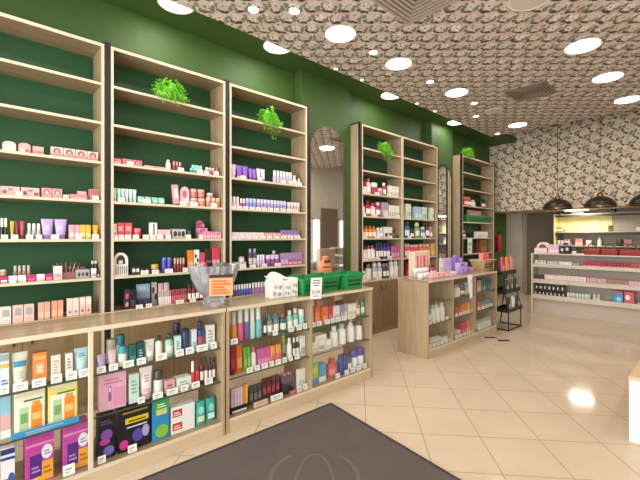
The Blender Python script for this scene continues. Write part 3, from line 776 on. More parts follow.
shelf(3, 5, [
    ('bottle', 362, 377.5, 4, 10, 'D9801E', 'B85C10', 'orange bottle'),
    ('bottle', 378, 384, 2, 8.5, 'CFC4DC', 'EDE8EE', 'pale lilac bottle'),
    ('box', 384.5, 392.5, 2, 9, 'E4DED8', '4E4A4C', 'white black carton'),
    ('tin', 393.5, 400.5, 2, 4, '4A4440', '6C645E', 'low dark tin'),
], [(363 + 6.2 * i, 367.5 + 6.2 * i) for i in range(6)], 2.6)
shelf(3, 6, [
    ('bottle', 362, 368, 2, 11, 'E4D2CC', '8E2A34', 'white dark red bottle'),
    ('bottle', 368.5, 376, 2, 11.5, 'E6DCD8', 'B84650', 'cream red bottle'),
    ('bottle', 376.5, 384, 3, 14, '262A5C', '1A1C3A', 'navy bottle'),
    ('bottle', 384.5, 391, 2, 13, '4A3A8A', '2A2454', 'violet navy bottle'),
    ('box', 391.5, 401, 3, 10, 'B85A8C', 'DBA8C4', 'magenta violet carton'),
], [(363 + 6.2 * i, 367.5 + 6.2 * i) for i in range(6)], 2.6)
shelf(3, 7, [
    ('jar', 362, 367, 1, 8, 'EDE8E2', 'D8D2CC', 'white tub'),
    ('bottle', 367.5, 373, 1, 13, 'E9E3DD', '8C8480', 'white bottle'),
    ('spray', 374, 383.5, 2, 14, 'B9BCC0', 'E3E2E2', 'grey spray bottle'),
    ('bottle', 384, 390, 2, 12, '4A4446', 'A09A98', 'charcoal bottle'),
    ('spray', 391, 400.5, 2, 15, 'EDE9E4', 'F6F3F0', 'white spray bottle'),
], [(363, 367), (370, 374), (377, 381), (384, 388), (392, 396)], 3)
# ---- fifth tall unit
shelf(4, 4, [
    ('box', 406, 411.5, 1, 12, 'E4E2D2', 'B8C2A8', 'cream tall carton'),
    ('box', 415, 422, 2, 10, 'A8C8D8', 'D2E4EA', 'pale blue carton'),
    ('box', 422.5, 427.5, 1, 10, 'CFE0CC', 'A8C8A8', 'pale green carton'),
    ('box', 431, 434, 1, 10, 'EAE6DC', 'C8C4B8', 'white slim carton'),
], [(408, 411), (424, 428), (431, 434)], 2.2)
shelf(4, 5, [
    ('bottle', 406, 411, 1, 14, '3E6E9E', '2A4A74', 'blue bottle'),
    ('bottle', 411.5, 415, 1, 8, '2E3030', '4A4C4A', 'dark small bottle'),
    ('spray', 416.5, 421, 1, 16, '7EA84A', 'D6DEC8', 'green spray can'),
    ('bottle', 422, 426.5, 1, 9, '4A86B4', 'D8E2E8', 'light blue bottle'),
    ('bottle', 427, 430.5, 1, 13, '8E1E4E', '3A1838', 'plum red bottle'),
    ('bottle', 430.5, 433.5, 1, 9, '9C9494', 'D8D4D0', 'grey small bottle'),
], [(408, 411.5), (413, 416), (423, 426), (429, 432)], 2.4)
shelf(4, 6, [
    ('bottle', 406, 411.5, 2, 11, 'D85A7A', 'F0C8CC', 'pink bottle'),
    ('bottle', 412, 420, 3, 10, 'D8484E', 'F2D4CC', 'coral red bottle'),
    ('bottle', 420.5, 431, 3, 10, 'E0784A', 'F0CDB4', 'orange bottle'),
    ('box', 431.5, 436, 1, 10, 'E0B45A', 'F0DCA0', 'yellow carton'),
], [(407 + 6 * i, 411 + 6 * i) for i in range(4)], 2.4)
shelf(4, 7, [('box', 406, 414, 2, 10, '8A1420', 'C05058', 'dark red carton')])
# ---- last tall unit
shelf(5, 3, [
    ('bottle', 465.5, 472, 3, 7.5, 'C83A24', 'E08A6A', 'red orange bottle'),
    ('bottle', 472.5, 477, 1, 5.5, 'EDE6DC', 'D8D0C4', 'white bottle'),
    ('bottle', 482.5, 487, 1, 7, '2A2626', '141212', 'black bottle'),
])
shelf(5, 5, [
    ('bottle', 464, 466.5, 1, 6, '7A4A3A', 'D8C8B8', 'brown bottle'),
    ('box', 478, 488, 2, 5, 'EFEBE4', 'D8D4CC', 'white carton'),
])
shelf(5, 6, [('box', 480.5, 487, 1, 10.5, '8A5230', 'A87450', 'brown carton')])

# ---- first glass counter
def bay(P, k, where, runs, tick=(), hp=7, dy=.06, colr='F4F2EE', desc='white price ticket'):
    row(P, CZ[k], where, runs, dy=dy)
    if tick: tickets(P, CZ[k], where, tick, hp, dy=.03, colr=colr, desc=desc)
LV = ['top', 'middle', 'bottom']
def w_(k, s): return '%s shelf, %s' % (LV[k], s)
A1, A2 = 'near bay of first counter', 'far bay of first counter'
T3 = lambda c, z0=.2, z1=.6, n=3: [('printed_lettering', 'lines', .2, .8, z0, z1, c, 1, n)]
bay(YC, 0, w_(0, A1), [
    ('box', 0, 9.5, 1, 39, 'DDE6EE', None, 'white carton with blue and yellow bands', {'prints': [('yellow_band', 'rect', 0, 1, .62, .72, 'E2C070'), ('blue_band', 'rect', 0, 1, .8, .97, '9DB6B8'), ('blue_print', 'lines', .1, .9, .2, .35, '4A6EA8', 1, 2)]}),
    ('tube', 11, 29, 1, 36, 'E6E8D6', 'F4F1E8', 'cream tube with blue band', {'prints': [('blue_band', 'rect', .09, .91, .60, .76, '3E9CC0'), ('white_end', 'rect', .04, .96, .84, .985, 'F3EFE6'), ('printed_lettering', 'lines', .25, .75, .3, .5, 'B9C2A8', 1, 3)]}),
    ('box', 32.5, 47.5, 1, 32, 'F08A3C', None, 'orange sun lotion carton', {'prints': [('printed_panel', 'rect', .22, .78, .35, .66, 'D9B49A'), ('printed_lettering', 'lines', .3, .7, .4, .6, 'F0E0D0', 2, 3), ('pale_flash', 'rect', .1, .9, .78, .9, 'F7B27C')], 'name': 'lotion_carton'}),
    ('box', 51, 61, 1, 26, 'EFE7DD', None, 'white slim carton with pale lettering', {'prints': T3('C9A8A0', .3, .85, 5)}),
    ('box', 65.5, 73, 1, 25, 'F0E6E4', None, 'white pinkish slim carton', {'prints': T3('B87E90', .4, .85, 4)}),
    ('tube', 74, 90, 1, 27, 'B8DCE8', 'E9F0F0', 'pale blue squeeze tube', {'prints': [('printed_lettering', 'lines', .28, .72, .7, .85, '5A8EB8', 1, 2), ('green_print', 'rect', .3, .7, .4, .6, 'C2E0CC')]}),
], [(0, 9), (13, 28), (32, 46), (51, 62), (66, 77), (79, 90)], 8)
BIG = [('printed_panel', 'rect', .06, .94, .06, .74, 'F2EEE2'), ('printed_lettering', 'lines', .3, .92, .74, .82, '4C6A4A', 1, 1),
       ('header_wave', 'rect', .04, .96, .86, .97, 'EAD9B8'), ('printed_tube', 'rect', .16, .46, .1, .62, 'B9D3A0', 2), ('printed_tube_label', 'rect', .2, .42, .25, .48, '7FA86C', 3),
       ('printed_bottle', 'rect', .54, .9, .08, .62, 'F08C28', 2), ('printed_bottle_cap', 'rect', .58, .84, .62, .72, 'E9A23A', 2), ('bottle_label', 'rect', .58, .86, .28, .44, 'F6C27A', 3)]
bay(YC, 1, w_(1, A1), [
    ('box', 0, 11, 1, 46, '8FC4DC', None, 'blue and pink tall pack at photo edge', {'prints': [('pink_panel', 'rect', 0, 1, .2, .55, 'E3AEB0'), ('white_panel', 'rect', 0, 1, .03, .2, 'F0ECE8')]}),
    ('box', 13, 46, 1, 47, 'F1E9D2', None, 'white sun care gift carton with orange bottle print', {'prints': BIG, 'deep': .1}),
    ('box', 47, 78.5, 1, 45, 'E8DC6A', None, 'yellow sun care gift carton with orange bottle print', {'prints': BIG, 'deep': .1}),
])
put_run('p', YC, CZ[1], w_(1, A1), ('ticket', 11.5, 79, 1, 6.5, '2E8FC4', None, 'long blue promotional shelf strip', {'fill': 1, 'name': 'shelf_strip', 'cat': 'shelf strip', 'z': -.006}), .028, 'Y')
TOM = [('orange_panel', 'rect', .42, .97, .03, .42, 'EDA93C'), ('yellow_panel', 'rect', .03, .42, .03, .12, 'EBD23C'), ('purple_square', 'rect', .14, .56, .14, .60, '5B2A86', 2),
       ('printed_lettering', 'lines', .2, .5, .24, .4, 'B08CD0', 3, 2), ('white_burst', 'disc', .55, .95, .46, .76, 'F1E8F0', 2), ('burst_print', 'lines', .64, .88, .55, .67, '8A8CC8', 3, 2),
       ('orange_print', 'lines', .62, .92, .16, .36, 'C9701E', 2, 2), ('pale_sweep', 'rect', .0, 1, .78, .83, 'E48BC4')]
bay(YC, 2, w_(2, A1), [
    ('box', 0, 15.5, 1, 46, 'ECE7EA', None, 'white pack with navy top and orange print', {'prints': [('navy_band', 'rect', 0, 1, .74, .98, '2C3470'), ('pale_sweep', 'rect', 0, 1, .8, .86, 'D9DCF0', 2), ('orange_print', 'disc', .0, .8, .02, .34, 'E87A30'), ('blue_print', 'disc', .5, 1.0, .15, .45, '4A5AA8', 2)]}),
    ('box', 24.5, 55, 1, 48, 'C6479C', None, 'magenta carton with purple square, first of the pair', {'prints': TOM}),
    ('box', 62.5, 90.5, 1, 46, 'C24A9E', None, 'magenta carton with purple square and price ticket', {'prints': TOM}),
], [(63, 75)], 10)
bay(YC, 0, w_(0, A2), [
    ('tube', 98, 107.5, 1, 16, 'B9A4D6', 'DCD2EA', 'lilac small tube'),
    ('tube', 108.5, 117.5, 1, 18, 'EFC6CC', 'E8909C', 'pink white tube'),
    ('jar', 107, 118, 1, 24, 'E9E4D6', 'D8CFB6', 'tall cream tub at back', {'dy': .16}),
    ('jar', 117, 126, 1, 27, 'DCE6E8', '2E86A0', 'white tub with blue lid at back', {'dy': .15}),
    ('jar', 119, 128.5, 1, 20, 'EDEDE8', '3AA6B4', 'white jar with teal lid'),
    ('box', 129, 136.5, 1, 20, '1E5A5E', '3C9A90', 'dark teal carton'),
    ('box', 137, 145, 1, 21, '1E4A50', None, 'dark green carton with white lettering', {'prints': T3('9CCCC0', .2, .7, 4)}),
    ('tube', 144.5, 156, 1, 21, 'EFEFEB', 'F2F2EE', 'white squeeze tube', {'prints': [('printed_lettering', 'lines', .3, .7, .5, .75, '9AB0A8', 1, 3)]}),
    ('bottle', 156.5, 163.5, 1, 23, 'E4E8E0', '3A342E', 'white bottle with dark cap'),
    ('bottle', 166, 174.5, 1, 22, 'A9D6B4', '3E3A34', 'mint green bottle with dark cap'),
    ('box', 175, 181.5, 1, 19, 'D2E6E4', None, 'pale mint carton', {'prints': T3('7FAAA8', .3, .8, 4)}),
    ('can', 182, 191, 1, 24, '2C3E66', '1E2A48', 'navy roll on can', {'prints': None}),
    ('jar', 174, 182, 1, 26, '39496E', '2A3658', 'navy jar behind mint carton', {'dy': .17}),
    ('box', 192, 197, 1, 22, 'DDE8EC', 'A6C4D0', 'pale blue slim carton'),
    ('bottle', 197.5, 206, 1, 28, '2E3A7A', '232C5C', 'navy patterned bottle', {'prints': 'B0506A'}),
    ('box', 206.5, 215, 1, 23, 'E9E6E4', None, 'white carton with grey lettering', {'prints': T3('A09CA8', .3, .85, 4)}),
], [(97, 106), (109, 118), (123, 134), (137, 146), (156, 167), (176, 184), (186, 194), (197, 208), (211, 217)], 6.5)
bay(YC, 1, w_(1, A2), [
    ('box', 99.5, 127, 1, 36, 'E8AFC6', None, 'large pink carton', {'prints': [('printed_tube', 'rect', .3, .42, .25, .65, 'A85A94'), ('tube_label', 'rect', .32, .40, .5, .62, 'E9D4E4', 2), ('printed_lettering', 'lines', .15, .85, .72, .9, 'D27CA6', 1, 2), ('soft_panel', 'rect', .5, .95, .08, .6, 'E496B8')]}),
    ('box', 129, 139.5, 1, 29, 'CFE6DA', None, 'mint white carton', {'prints': T3('8ABCA6', .35, .85, 4)}),
    ('tube', 140, 154, 1, 32, 'F0E9E8', 'E3B9C2', 'white tube with pink cap', {'prints': [('pink_band', 'rect', .14, .86, .24, .36, 'E8B0BE'), ('printed_lettering', 'lines', .3, .7, .55, .8, 'C79CA6', 1, 3)]}),
    ('jar', 154.5, 164, 1, 25, 'DDE9E2', '4E4A44', 'mint white jar with dark lid'),
    ('box', 165, 175.5, 1, 13, 'E3A9B4', None, 'low pink carton', {'prints': T3('B04A5E', .3, .8, 2)}),
    ('box', 176.5, 192, 1, 12, 'E6EAE2', None, 'low white carton with green print', {'prints': T3('7FAE98', .35, .8, 2)}),
    ('slim', 191.5, 195.6, 1, 25, 'D23A40', 'F0ECE6', 'red slim bottle with white top'),
    ('slim', 196, 200, 1, 25, 'C8404A', '8A2028', 'red slim bottle'),
    ('bottle', 200.5, 208.5, 2, 26, '6E3426', '4A2018', 'red brown bottle'),
    ('bottle', 209, 216, 2, 24, '5C3A44', '3A2430', 'plum brown bottle'),
], [(138, 145), (153, 163), (167, 178), (181, 188), (192, 200), (205, 213)], 6)
bay(YC, 2, w_(2, A2), [
    ('box', 97.5, 115.5, 1, 44, '221C2A', None, 'black hygiene pack with violet flowers', {'prints': [('violet_flower', 'disc', .15, .85, .42, .66, '8B4FB4'), ('magenta_flower', 'disc', .08, .7, .32, .46, 'C0489C', 2), ('violet_flower', 'disc', .3, .95, .06, .28, '7A6AC0'), ('printed_lettering', 'lines', .15, .85, .78, .9, '6A5A74', 1, 2)]}),
    ('box', 117.5, 151, 1, 47, '1E1820', None, 'black hygiene pack with yellow band', {'prints': [('yellow_band', 'rect', .2, .95, .62, .75, 'E8C420'), ('printed_lettering', 'lines', .3, .86, .655, .72, '4A3E10', 2, 1), ('white_lettering', 'lines', .25, .9, .52, .58, 'D8D4DC', 1, 1), ('yellow_line', 'rect', .12, .92, .86, .9, 'A8882A'), ('violet_flower', 'disc', .42, .78, .16, .46, '5A4AA8'), ('pale_flower', 'disc', .74, .98, .22, .5, 'B0A4D0', 2), ('magenta_flower', 'disc', .02, .3, .06, .28, 'D03C8C')]}),
    ('box', 152, 170, 1, 43, '2E8FC8', None, 'blue and green tall pack', {'prints': [('green_top', 'rect', 0, 1, .72, 1, '3FA45C'), ('green_leaf', 'disc', .15, .95, .05, .35, '8CC83C'), ('printed_badge', 'rect', .2, .85, .6, .74, 'D8E07A', 2), ('printed_lettering', 'lines', .25, .8, .78, .9, 'E8F0E4', 2, 2)]}),
    ('box', 170.5, 195.5, 1, 13, 'F0ECE8', None, 'red printed toothpaste carton', {'stack': 2, 'deep': .05, 'prints': [('red_print', 'rect', .05, .45, .25, .8, 'C8343C'), ('printed_lettering', 'lines', .1, .4, .35, .7, 'F4E4E2', 2, 2)], 'name': 'toothpaste_carton'}),
    ('pack', 196, 206, 1, 23, '3FB4AC', None, 'teal pack with leaf print', {'prints': [('pale_leaf', 'disc', .2, .8, .45, .8, 'A8E0D0'), ('white_panel', 'rect', .15, .85, .15, .38, 'E6EEC0')]}),
    ('pack', 206.5, 216, 1, 23, '35A49C', None, 'darker teal pack beside bay wall', {'prints': [('pale_leaf', 'disc', .2, .8, .45, .8, '9CD8CC'), ('white_panel', 'rect', .15, .85, .15, .38, 'E8F2EC')]}),
], [(98, 106), (128, 137)], 7)
# ---- second glass counter
B1, B2 = 'near bay of second counter', 'far bay of second counter'
bay(YC, 0, w_(0, B1), [
    ('slim', 231.5, 238, 1, 31, 'EBA24A', 'EFEDE8', 'orange bottle with white top'),
    ('slim', 238.5, 244.8, 1, 31, 'DE6A94', 'EFEDE8', 'pink bottle with white top'),
    ('slim', 245.2, 250.6, 1, 31, '7A5AA0', 'EFEDE8', 'purple bottle with white top'),
    ('slim', 251, 256.4, 1, 31, 'BFE2D0', 'F1EFEA', 'mint bottle with white top'),
    ('slim', 256.8, 263, 1, 31, '7CC4D0', 'F1EFEA', 'sky blue bottle with white top'),
    ('bottle', 264, 267.5, 1, 22, '26262A', '1A1A1C', 'black slim bottle'),
    ('bottle', 268, 280.5, 2, 20, '7E8A8A', '3A7E92', 'grey bottle with teal cap'),
    ('bottle', 281, 288, 1, 19, '2E6A70', 'C8505A', 'dark teal bottle with red cap'),
    ('bottle', 288.5, 294, 1, 20, 'A4D4B4', 'EDEBE4', 'pale mint bottle'),
    ('bottle', 294.3, 299.5, 1, 21, '7FC49A', 'E8EEE4', 'green mint bottle'),
    ('jar', 299.8, 306.5, 1, 19, 'A8DCE0', 'E9EFEC', 'aqua white jar'),
], [(231, 238), (273, 278), (289, 294), (297, 302), (303.5, 307.5)], 5.5)
bay(YC, 1, w_(1, B1), [
    ('pack', 230.5, 236, 1, 30, '8E1C2E', 'B8344A', 'dark red sponge pack'),
    ('pack', 236.5, 243, 1, 30, 'E06A24', 'EC9250', 'orange sponge pack'),
    ('pack', 244, 251, 2, 24, '5FAE3E', '9CD070', 'green sponge pack'),
    ('bottle', 252, 257.5, 1, 22, 'EAD6DA', 'C87A92', 'white pink bottle'),
    ('box', 258, 270, 4, 19, 'CF5C9C', 'E6A0C4', 'magenta slim carton'),
    ('pack', 270.5, 282, 2, 18, 'EE9A5A', 'E06A8C', 'peach orange pack'),
    ('bottle', 283, 287, 1, 25, 'A9C64A', 'C8D890', 'lime tall bottle', {'dy': .14}),
    ('bottle', 288.5, 293, 1, 21, 'EAE6E0', 'F2F0EC', 'white bottle with black neighbour'),
    ('bottle', 293.3, 300, 2, 20, '2E2C2E', 'E8E4DE', 'black bottle with white cap'),
    ('box', 300.5, 306.5, 1, 20, 'EDEAE4', 'B8B4AC', 'white carton'),
], [(247, 253), (255, 260), (262, 268), (270, 274), (276, 281), (283, 287), (289, 293), (295, 300)], 5)
bay(YC, 2, w_(2, B1), [
    ('box', 231, 243, 4, 20, 'D9B4CC', None, 'lavender slim pack', {'z': .03, 'prints': [('pale_stripe', 'rect', .3, .7, .05, .95, 'EAD4E2')]}),
    ('box', 243.3, 247.8, 1, 21, 'E8902C', None, 'orange slim pack', {'z': .03, 'prints': [('yellow_stripe', 'rect', .55, .95, .05, .95, 'F2C040')]}),
    ('pack', 249.5, 262, 3, 18, '4A4440', '7E7470', 'dark grey hair accessory card', {'z': .02, 'deep': .03}),
    ('pack', 262.5, 280, 4, 19, '5A2C30', 'A84A58', 'dark red hair accessory card', {'z': .03, 'deep': .03}),
    ('jar', 281.5, 296.5, 1, 18, '3A3034', '5E4A4E', 'dark glass jar of hair ties'),
    ('jar', 283, 293, 2, 7, 'A23A4C', 'C8788A', 'red hair tie bundle', {'z': .105, 'dy': .075}),
    ('box', 298, 307, 2, 20, 'F0ECE4', 'D4CEC6', 'white tall carton'),
], [(271, 283), (297.5, 302), (303.5, 308)], 5.5)
put_run('p', YC, CZ[2], w_(2, B1), ('box', 230.5, 248.5, 1, 6, '1E1A1A', 'E9E6E2', 'black tray holding slim packs', {'fill': 1, 'deep': .1, 'name': 'black_tray', 'cat': 'tray'}), .05, 'Y')
tickets(YC, CZ[2], w_(2, B1), [(254, 268)], 5, dy=.03, colr='EBB4A6', desc='pink price ticket')
tickets(YC, CZ[2], w_(2, B1), [(289.5, 297)], 4, dy=.03, colr='C84A54', desc='red price ticket')
bay(YC, 0, w_(0, B2), [
    ('tube', 311, 315.2, 1, 19, 'EDB4B8', 'E2687A', 'pink small tube'),
    ('bottle', 315.6, 321.5, 1, 25, 'F0703C', 'E85A2A', 'tall orange bottle', {'prints': 'F49A70'}),
    ('box', 322, 328.3, 1, 17, 'EE7238', 'F3A070', 'orange red carton'),
    ('box', 328.6, 333, 1, 17, 'C22E52', 'E07A90', 'crimson carton'),
    ('box', 333.3, 340, 1, 15, 'EDEBE8', 'C4CCC8', 'white carton'),
    ('box', 340.4, 345, 1, 15, 'A48CC4', 'C9BADB', 'lilac carton'),
    ('bottle', 345.3, 348.4, 1, 15, 'BFAE90', 'E4DCCC', 'beige slim bottle'),
    ('box', 349, 356.5, 2, 14, 'EEECE8', 'D9BCC4', 'white pinkish carton'),
    ('bottle', 357, 361.5, 1, 16, 'E09A1E', 'C87C10', 'amber bottle'),
    ('bottle', 362, 366.5, 1, 17, '2E9C98', '1E7A78', 'teal bottle'),
], [(311, 316), (317, 322), (325, 330), (331, 335), (336, 341), (342, 347), (348, 355)], 4.5)
bay(YC, 1, w_(1, B2), [
    ('box', 311.5, 318, 1, 10, 'F1EFEA', 'D9DCD4', 'white low carton in the pile'),
    ('box', 318.5, 325, 1, 12, 'EDECE6', '9CB89C', 'white low carton with green spot'),
    ('box', 325.5, 332, 1, 9, 'F1EEE8', 'DAD6CE', 'white flat carton beside tall bottles'),
    ('box', 315, 327, 1, 6, 'F3F0EA', 'DDDAD2', 'white carton lying on top of the pile', {'z': .085}),
    ('bottle', 333.5, 340, 1, 20, 'EFEDE8', 'F3F1EC', 'plain white bottle'),
    ('bottle', 341.3, 348, 1, 20, 'EEEEE6', 'A8C8A4', 'white bottle with green cap'),
    ('pump', 350.3, 356.5, 1, 22, 'F0ECEC', 'F4F1EE', 'white pump bottle'),
    ('bottle', 358.2, 364.2, 1, 18, 'EDEAE6', '6E6A66', 'white bottle with grey cap'),
])
bay(YC, 2, w_(2, B2), [
    ('box', 311, 318.5, 1, 20, 'A8CC2E', None, 'lime green pack', {'prints': [('blue_base', 'rect', 0, 1, 0, .3, '3E9CC8'), ('yellow_print', 'disc', .2, .85, .5, .85, 'E2E24A')]}),
    ('box', 319, 326, 1, 18, '3A9CCC', None, 'blue pack with white foot', {'prints': [('white_base', 'rect', 0, 1, .02, .3, 'EDEFEF')]}),
    ('bottle', 330, 339, 1, 18, 'D64A50', 'C23A44', 'red round pack', {'prints': 'E88A8A'}),
    ('can', 340.2, 348.5, 2, 19, '2A3E96', '1E2A6A', 'navy blue can'),
    ('bottle', 348.8, 352.8, 1, 18, '3A4A5E', '26303E', 'slate grey bottle'),
    ('jar', 353, 366.3, 2, 19, 'E6E8F0', '4A3CA8', 'white bottle with purple lid'),
], [(336, 340), (345, 349.5), (351, 355.5), (357, 361), (363, 367)], 4.5)
# ---- island counter
I1, I2, I3 = ['%s bay of island counter' % q for q in ('near', 'middle', 'far')]
bay(YI, 1, w_(1, I1), [
    ('bottle', 429, 432.4, 1, 18, '3E9AC0', '2A6E96', 'blue bottle'),
    ('bottle', 432.6, 437, 1, 17, 'DDEAE2', 'BCD4C6', 'mint white bottle'),
    ('pump', 437.3, 441.5, 1, 19, 'F0EEEA', 'E4E0DA', 'white pump bottle'),
    ('bottle', 441.8, 446.3, 1, 17, 'EEECE8', 'DAD6D0', 'white round bottle'),
    ('jar', 447, 452, 2, 8, 'EDEAE4', 'C8C2BA', 'white low jar'),
], [(429 + 4.2 * i, 432 + 4.2 * i) for i in range(5)], 3)
bay(YI, 2, w_(2, I1), [
    ('box', 430, 441, 3, 7, 'DAD4C8', 'B8AE9E', 'beige white low box'),
    ('jar', 442, 452, 3, 8, 'D8D6CE', '6E6A62', 'grey white low jar'),
], [(429 + 4 * i, 432 + 4 * i) for i in range(6)], 3.2)
bay(YI, 0, w_(0, I2), [
    ('bottle', 456, 461, 2, 12, 'EAE6E2', 'C8A4A8', 'white bottle'),
    ('bottle', 461.5, 466, 2, 11, '6E4A4A', 'A87A7A', 'brown bottle'),
    ('bottle', 466.4, 470.5, 1, 12, 'D2C2DC', 'E8E0EC', 'lilac white bottle'),
])
bay(YI, 1, w_(1, I2), [
    ('box', 455.5, 461, 2, 8, 'C8503A', 'E08A70', 'brick red carton'),
    ('box', 461.3, 467, 2, 9, 'E0863A', 'F0B478', 'orange carton'),
    ('box', 467.3, 474, 2, 9, 'E8B040', 'F2D488', 'yellow orange carton'),
], [(455.5 + 4 * i, 458.5 + 4 * i) for i in range(5)], 2.6)
bay(YI, 2, w_(2, I2), [
    ('box', 455.5, 461, 1, 6, 'DFCDB4', 'C2A888', 'low beige carton'),
    ('box', 461.5, 467, 2, 12, 'C83A5E', 'E28AA0', 'crimson pink carton'),
    ('box', 467.3, 474.5, 3, 12, 'E58A38', 'F0B878', 'orange slim carton'),
], [(455.5 + 4 * i, 458.5 + 4 * i) for i in range(5)], 2.8)
bay(YI, 0, w_(0, I3), [
    ('box', 477.3, 481, 1, 12, 'D98A76', 'EBB8A8', 'salmon carton'),
    ('box', 481.3, 487.2, 3, 13, '2E6E74', '6AA8A8', 'deep teal carton'),
    ('box', 487.6, 491, 1, 13, '4E4E5C', '8A8A98', 'slate carton'),
])
bay(YI, 1, w_(1, I3), [
    ('box', 477.5, 484, 2, 7, 'C85A54', 'E8B0A4', 'coral low carton'),
    ('box', 484.3, 490, 2, 7, '4A9A8C', 'BCDCD0', 'sea green low carton'),
    ('box', 490.3, 495, 1, 7, '8A6A7A', 'D0BCC4', 'mauve low carton'),
], [(478 + 4 * i, 481 + 4 * i) for i in range(4)], 2.4)
bay(YI, 2, w_(2, I3), [
    ('jar', 478, 494, 5, 8, 'DDE2D4', 'A4BC9C', 'pale green white jar'),
], [(478 + 3.4 * i, 480.6 + 3.4 * i) for i in range(4)], 2.4)

# ---- more goods on the second tall unit
shelf(1, 6, [
    ('arch', 113, 128.5, 1, 23, 'E6E0DA', None, 'white arched brush stand with black window', {'d': .05, 'name': 'display_stand', 'cat': 'display stand', 'prints': [
        ('dark_window', 'arch', .18, .8, .5, .9, '332E30'), ('white_face', 'rect', .34, .62, .52, .66, 'D8D2CC', 2)] + [('brush_print', 'rect', .12 + .15 * i, .18 + .15 * i, .06, .42, '4A4244') for i in range(6)]}),
    ('tin', 152, 160, 1, 9, '2A2420', 'C9A040', 'black round tin with gold lid'),
    ('box', 188, 193.5, 1, 21, 'E0762A', 'F0B070', 'orange carton behind glass bowl'),
    ('box', 194, 199.5, 1, 21, 'E6E2DE', None, 'black and white dotted carton', {'prints': [('black_dot', 'disc', .1, .5, .6, .8, '222022'), ('black_dot', 'disc', .5, .9, .4, .6, '222022'), ('black_dot', 'disc', .1, .5, .15, .4, '222022')]}),
    ('box', 200, 205, 1, 18, 'C8485C', 'E8A0A8', 'rose red carton behind glass bowl'),
    ('box', 205.3, 211.5, 1, 22, '242022', '6A6264', 'black carton behind glass bowl'),
    ('box', 212, 220, 2, 22, 'D23A50', 'EFA0AC', 'bright pinkish red carton'),
], [])
shelf(1, 7, [
    ('box', 136, 150.5, 1, 22, '9DC0DC', None, 'light blue pencil display board', {'d': .012, 'dy': .10, 'name': 'display_board', 'cat': 'display stand', 'prints': [('printed_lettering', 'lines', .2, .8, .78, .92, 'D6E4EE', 1, 2)]}),
    ('slim', 137, 150.5, 8, 15, '3E3A4C', '8A86A0', 'dark eye pencil', {'dy': .06}),
])
def tiered(name, x, y, z, wid, hei, deep, c, label, rz=0):
    o = empty(name, (x, y, z + .0005), rz); tag(o, label, 'display stand')
    n = 3
    for i in range(n):
        hh = hei * (.34 + .33 * i); d0 = deep * i / n; q = 1 - .22 * i
        t = MB().box(-wid / 2 * q, wid / 2 * q, d0, d0 + deep / n - .001, 0, hh, .002).build('tier', M(c[i % len(c)], .45), o, 0)
        k = 5 - i
        for j in range(k):
            a = -wid / 2 * q + wid * q * (j + .12) / k; b = a + wid * q / k * .76
            MB().box(a, b, d0 - .006, d0 - .0005, hh - hei * .25, hh - .01, .001).build('packet_front', M(c[(i + j) % len(c)], .4), t, 0)
    MB().prism([(-wid * .28, hei + .0005), (wid * .28, hei + .0005), (wid * .2, hei * 1.12), (0, hei * 1.2), (-wid * .2, hei * 1.12)], 'y', deep * .85, deep - .001).build('header_card', M(c[0], .5), o, 0)
    return o
tiered('tiered_display', x_at(204.5, 3.42), 3.42, SZ[4], .135, .15, .12, ['D86CA0', 'E8A8C4', 'C04A88'], 'pink tiered display stand at the end of a shelf, behind mini boxes')
# ---- pencils, flowers and compacts on the first tall unit
def holder(x, y, z, w, d, h, colr, label, n, stick_h, cols, stick_label, stick_name, spread=.5):
    o = empty('pencil_tray', (x, y, z + .0005)); tag(o, label, 'tray')
    m = MB(); t = .002
    m.box(-w / 2, w / 2, 0, t, 0, h); m.box(-w / 2, w / 2, d - t, d, 0, h * 1.3); m.box(-w / 2, -w / 2 + t, t, d - t, 0, h); m.box(w / 2 - t, w / 2, t, d - t, 0, h); m.box(-w / 2, w / 2, t, d - t, 0, t)
    m.build('tray_body', M(colr, .3), o, 0)
    for i in range(n):
        fx = (i + .5) / n - .5
        s = MB().lathe([(.0032, 0), (.0032, stick_h * .8), (.0026, stick_h * .82), (.0004, stick_h)], n=8).build(stick_name, M(cols[i % len(cols)], .4))
        MB().lathe([(.0034, stick_h * .6), (.0034, stick_h * .66)], n=8).build('ferrule', M('B9A78C', .3, 1), s)
        s.location = (x + fx * w * .8, y + d * (.35 + .3 * (i % 2)), z + .004); s.rotation_euler = (random.uniform(-.15, .1), fx * spread * 2, 0)
        tag(s, stick_label, 'pencil', 'makeup pencils in the tray')
holder(x_at(68, 3.36), 3.37, SZ[5], .11, .06, .05, '8E5E58', 'rosy tray of fanned makeup pencils on sixth shelf, first tall unit', 14, .125, ['8E3A3E', '5A2A2C', 'C08A80', '3A2628'], 'makeup pencil fanned out of the rosy tray', 'makeup_pencil')
def blossom(x, y, z, r, c, label, name='fabric_flower'):
    o = empty(name, (x, y, z)); tag(o, label, 'flower', 'fabric flowers on the sixth shelf')
    m = MB()
    for k in range(3):
        for i in range(7):
            a = 2 * PI * i / 7 + k * .4; q = r * (1 - .28 * k); zc = r * .4 * k
            pts = [Vector((0, 0, zc)), Vector((q * .6 * math.cos(a - .35), q * .6 * math.sin(a - .35), zc + q * .3)), Vector((q * math.cos(a), q * math.sin(a), zc + q * .35)), Vector((q * .6 * math.cos(a + .35), q * .6 * math.sin(a + .35), zc + q * .3))]
            top = [p + Vector((0, 0, .002)) for p in pts]
            m.rings([pts, top])
    m.build('petal', M(c, .6), o, 0)
    MB().lathe([(r * .2, r * .35), (r * .22, r * .9), (.001, r * 1.05)], n=10).build('flower_centre', M('7E2A48', .6), o)
xs = x_at(82, 3.36)
